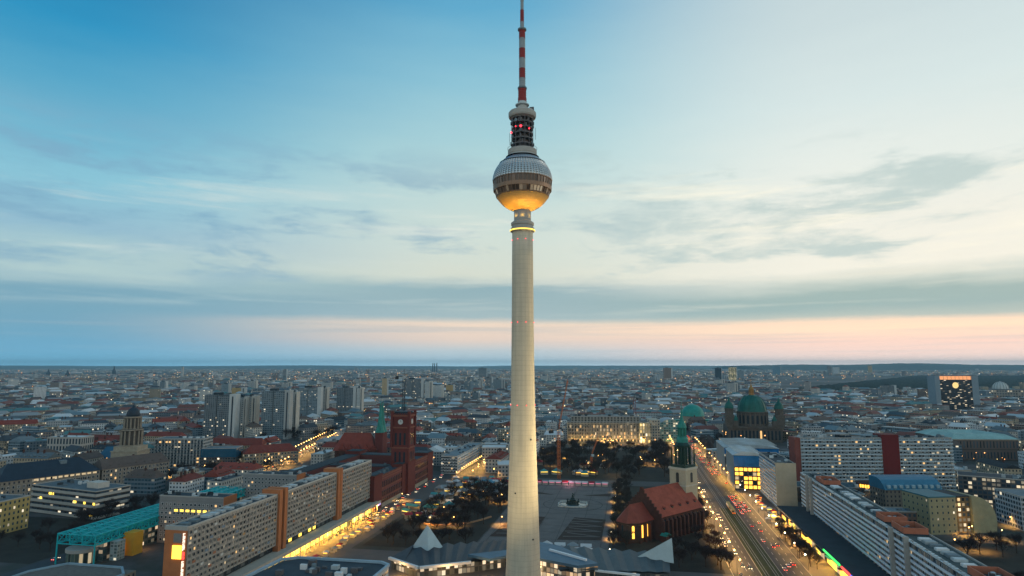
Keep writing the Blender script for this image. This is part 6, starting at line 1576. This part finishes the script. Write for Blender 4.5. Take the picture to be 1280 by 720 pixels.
def tram(label, t_, s_, nseg=4):
    r = root('tram', label, 'tram', wxy(t_, s_), 0, 'trams on the avenue'); YL = mat('tram_yellow', (.55,.30,.03), .4, var=.05)
    for k_ in range(nseg):
        y0 = k_*8.2; v = MB(); v.box(-1.2,1.2,y0,y0+7.8,.4,1.5); v.box(-1.15,1.15,y0+.1,y0+7.7,2.8,3.3,0); b1 = v.build('car_body', YL, r)
        v = MB(); v.box(-1.21,1.21,y0+.3,y0+7.5,1.5,2.8,cell=(1.5,1.4)); v.build('window_band', facade('tram_windows', (.1,.08,.05), glass=(.03,.03,.03), fw=.85, fh=.9, lit=.9, lits=1.6), r)
        if k_: v = MB(); v.box(-1.05,1.05,y0-.42,y0+.02,.6,3.1); v.build('bellows', DARKM, r)
        for yy_ in (y0+1.6, y0+6): v = MB(); v.box(-1.0,1.0,yy_-.7,yy_+.7,.12,.42); v.build('bogie', TYRE, r)
    for sx in (-.8,.8): v = MB(); v.box(sx-.15,sx+.15,-.06,.0,.8,1.1); v.build('taillight', TAIL, r)
    v = MB(); v.bar((0,14,3.3),(0,16,5),.06,4); v.bar((-.8,16,5),(.8,16,5),.05,4); v.build('pantograph', DARKM, r)
    return r
tram('yellow tram with lit windows on the grassed track, nearer one', 77.6, 535); tram('yellow tram far up the avenue beyond the crossing', 72.3, 760)

# ------------------------------------------------------------------ stalls and fair
CLOTH = {'white': mat('white_canvas', (.5,.52,.52), .8, var=.1), 'blue': mat('blue_canvas', (.06,.22,.32), .8, var=.1), 'red': mat('red_canvas', (.30,.03,.04), .8, var=.1), 'grey': mat('grey_canvas', (.22,.26,.28), .8, var=.1), 'teal': mat('teal_canvas', (.05,.28,.30), .8, var=.1)}
stalls = []
def stall(t_, s_, w_, d_, h_, colr, light, tmpl, group, rot=0.0, cone=False):
    r = root('market_stall', None, 'stall', wxy(t_, s_), rot, group)
    q = MB()
    for sx in (-1,1):
        for sy in (-1,1): q.box(sx*(w_/2-.1)-.08, sx*(w_/2-.1)+.08, sy*(d_/2-.1)-.08, sy*(d_/2-.1)+.08, 0, h_)
    q.box(-w_/2, w_/2, d_/2-.1, d_/2, 0, h_-.01); q.box(-w_/2, w_/2, -d_/2+.3, -d_/2+.6, 0, 1.0); q.build('frame', PALE, r)
    q = MB()
    if cone: q.add([(-w_/2-.4,-d_/2-.4,h_),(w_/2+.4,-d_/2-.4,h_),(w_/2+.4,d_/2+.4,h_),(-w_/2-.4,d_/2+.4,h_),(0,0,h_+w_*.35)], [(0,1,4),(1,2,4),(2,3,4),(3,0,4),(3,2,1,0)])
    else: q.gable(-w_/2-.4, w_/2+.4, -d_/2-.4, d_/2+.4, h_, h_+1.4, 0, 'x')
    q.build('canopy', CLOTH[colr], r)
    if light is not None: v = MB(); v.box(-w_/2+.3, w_/2-.3, -d_/2+.05, -d_/2+.2, h_-.7, h_-.15); v.build('light_strip', light, r)
    stalls.append((r, colr+' roofed '+tmpl, hypot(*wxy(t_, s_)))); return r
random.seed(14); P = []
lt = [GLOW, None, None, GLOWY, None, None, None, None]
for k_ in range(400):
    if len(P) > 58: break
    t_, s_ = random.uniform(-176, -118), random.uniform(470, 642)
    if t_ > -140 and s_ < 540: continue
    w_ = random.choice((4,5,6,8,11))
    if any(hypot(t_-a, s_-b_) < (w_+c)/2+1.2 for a, b_, c in P): continue
    P.append((t_, s_, w_)); stall(t_, s_, w_, random.uniform(3.5, 5.5), random.uniform(2.8,4.2), random.choice(['white','blue','grey','teal','white','grey','red']), random.choice(lt), 'stall on the market before the city hall', 'stalls before the city hall', random.uniform(-.5,.5), random.random() < .4)
for i in range(12): stall(-96+i*6.4, 634, 5.2, 3, 2.8, ['white','red','grey','white'][i % 4], [GLOWP, GLOWR, GLOWP, GLOWV][i % 4] if i % 2 == 0 else GLOWP, 'booth in the pink lit row beyond the fountain', 'booths along the square')
for i in range(10): stall(-60+(i % 5)*8.2-(i//5)*2, 407+(i//5)*9, 6.2, 4.2, 2.9, ['white','white','grey'][i % 3], None, 'tent at the near edge of the square', 'tents at the near edge of the square', .1, i % 2 == 0)
for i in range(20): stall(-186+random.uniform(-2,3), 350+i*8.6, random.choice((3,4)), 3, 2.6, random.choice(['white','red','grey','red']), random.choice((GLOW,GLOWO,GLOWR,GLOWY,None)), 'sales stand in front of the bright gallery', 'stands in front of the gallery', random.uniform(-.2,.2), True)
for i in range(14): stall(100+random.uniform(-2,9), 486+i*9, 4, 3, 2.7, random.choice(['white','red','grey']), random.choice((GLOW,GLOWO,GLOWY,None)), 'stand on the right pavement of the avenue', 'stands right of the avenue', random.uniform(-.3,.3), True)
random.seed(6)
for i in range(14):
    x, y = at(random.uniform(672, 760), random.uniform(572, 598)); t_, s_ = ts(x, y); stall(t_, s_, random.choice((5,8,10)), 5, 3.2, random.choice(['white','grey','red','teal']), random.choice((GLOWY,GLOW,None,None)), 'tent at the site beyond the square', 'tents beyond the square', random.uniform(-.5,.5), True)
gs_ = defaultdict(list)
for c in stalls: gs_[c[1]].append(c)
for k_, L in gs_.items():
    L.sort(key=lambda a: a[2])
    for i, (o, t_, d) in enumerate(L): o['label'] = ordn(i)+' '+t_
for x_, y_, e in ((-150,520,2500),(-140,600,2500),(-160,560,2500),(-60,630,1500),(-20,700,2500),(-60,720,2500),(104,520,3000),(104,560,3000),(103,600,3000)): plight('market_light', (*wxy(x_, y_), 5), e, (1,.60,.25) if y_ < 625 or y_ > 640 else (1,.4,.5), .8)
# curved low wall with warm rim in the near park
q = MB(); 
for i in range(20):
    a_, b_ = at(530+i*4.2, 652+3.5-((i-6)/3.2)**2*.55, 1), at(530+(i+1)*4.2, 652+3.5-((i-5)/3.2)**2*.55, 1)
    q.bar((a_[0],a_[1],.6),(b_[0],b_[1],.6),.7,4)
tag(q.build('garden_wall', mat('warm_stone_rim', (.34,.20,.11), .8)), 'low curved garden wall with warm stone rim in the park left of the shaft', 'wall')

# ------------------------------------------------------------------ countless lights of the far city
def lights(name, n_, col, est, seed, rng, size=1.0):
    rnd = random.Random(seed); q = MB(); k_ = 0
    while k_ < n_:
        y = rng[0]*(rng[1]/rng[0])**(rnd.random()**.85); x = rnd.uniform(-.86,.86)*y
        if sin(x/300+y/190+seed)+sin(x/130-y/260) < -.2 and rnd.random() < .75: continue
        if forest(x, y) or (y < 1400 and blocked(x, y, 1)): continue
        r_ = (.35+y*.00030)*size*rnd.uniform(.45,1.0)*(1 if rnd.random() < .8 else 1.9); h_ = rnd.uniform(5, 16) if y < 4000 else rnd.uniform(14, 34)
        q.add([(x-r_,y,h_),(x,y-r_,h_),(x+r_,y,h_),(x,y+r_,h_),(x,y,h_-r_),(x,y,h_+r_)], [(0,1,5),(1,2,5),(2,3,5),(3,0,5),(1,0,4),(2,1,4),(3,2,4),(0,3,4)]); k_ += 1
    return tag(q.build(name, mat(name+'_glow', (.1,.1,.1), emit=col, est=est)), kind='stuff')
lights('distant_orange_lamps', 1500, (1,.42,.12), 3.2, 1, (700, 11000))
lights('distant_yellow_lamps', 800, (1,.72,.30), 3.0, 2, (700, 12000))
lights('distant_white_lamps', 420, (.9,.92,.8), 2.6, 3, (900, 15000), .8)
q = MB(); random.seed(19)
for cx, cy_, n_, sx, sy in ((790,494,40,26,4),(840,497,30,22,4),(770,490,20,10,3),(905,545,30,8,16),(690,545,26,20,8),(760,556,30,45,5),(250,470,10,8,2),(968,478,14,8,4),(150,590,8,20,4),(60,553,16,30,6),(30,562,12,22,6),(1095,508,14,16,1),(1240,525,24,22,5),(1205,560,8,20,8),(640,480,20,60,10),(400,545,14,18,5),(470,520,20,30,5),(560,545,22,40,6)):
    for i in range(n_):
        x, y = at(cx+random.gauss(0, sx*.5), max(462, cy_+random.gauss(0, sy*.5))); r_ = (.3+y*.00032)*random.uniform(.7,1.5); h_ = random.uniform(4,14)
        if inhero(x, y, 1) and y < 900: continue
        q.add([(x-r_,y,h_),(x,y-r_,h_),(x+r_,y,h_),(x,y+r_,h_),(x,y,h_-r_),(x,y,h_+r_)], [(0,1,5),(1,2,5),(2,3,5),(3,0,5),(1,0,4),(2,1,4),(3,2,4),(0,3,4)])
tag(q.build('distant_street_glow', mat('distant_glow', (.1,.1,.1), emit=(1,.50,.14), est=3.5)), kind='stuff')
for k_, o in list(LP.items()):
    if not lu.get(k_):
        for c in list(o.children): bpy.data.objects.remove(c)
        bpy.data.objects.remove(o)

for px_, py_, e_ in ((790,494,60000),(840,497,60000),(770,491,50000),(905,548,22000),(690,548,16000),(720,553,14000),(760,557,14000),(800,556,14000),(250,471,90000),(150,592,6000),(60,556,12000),(30,565,10000),(1095,510,30000),(1240,527,20000),(1205,562,8000),
        (400,547,16000),(470,524,22000),(560,548,16000),(610,560,12000),(660,530,26000),(1010,540,20000),(820,540,16000),(860,548,16000),(740,515,36000),(540,510,36000),(1150,520,26000)):
    x, y = at(px_, py_)
    if not inhero(x, y, 3): spot('street_glow', (x, y, 14), (x, y+2, 0), e_*2.6, (1,.50,.14), 150, None, .7, 2)
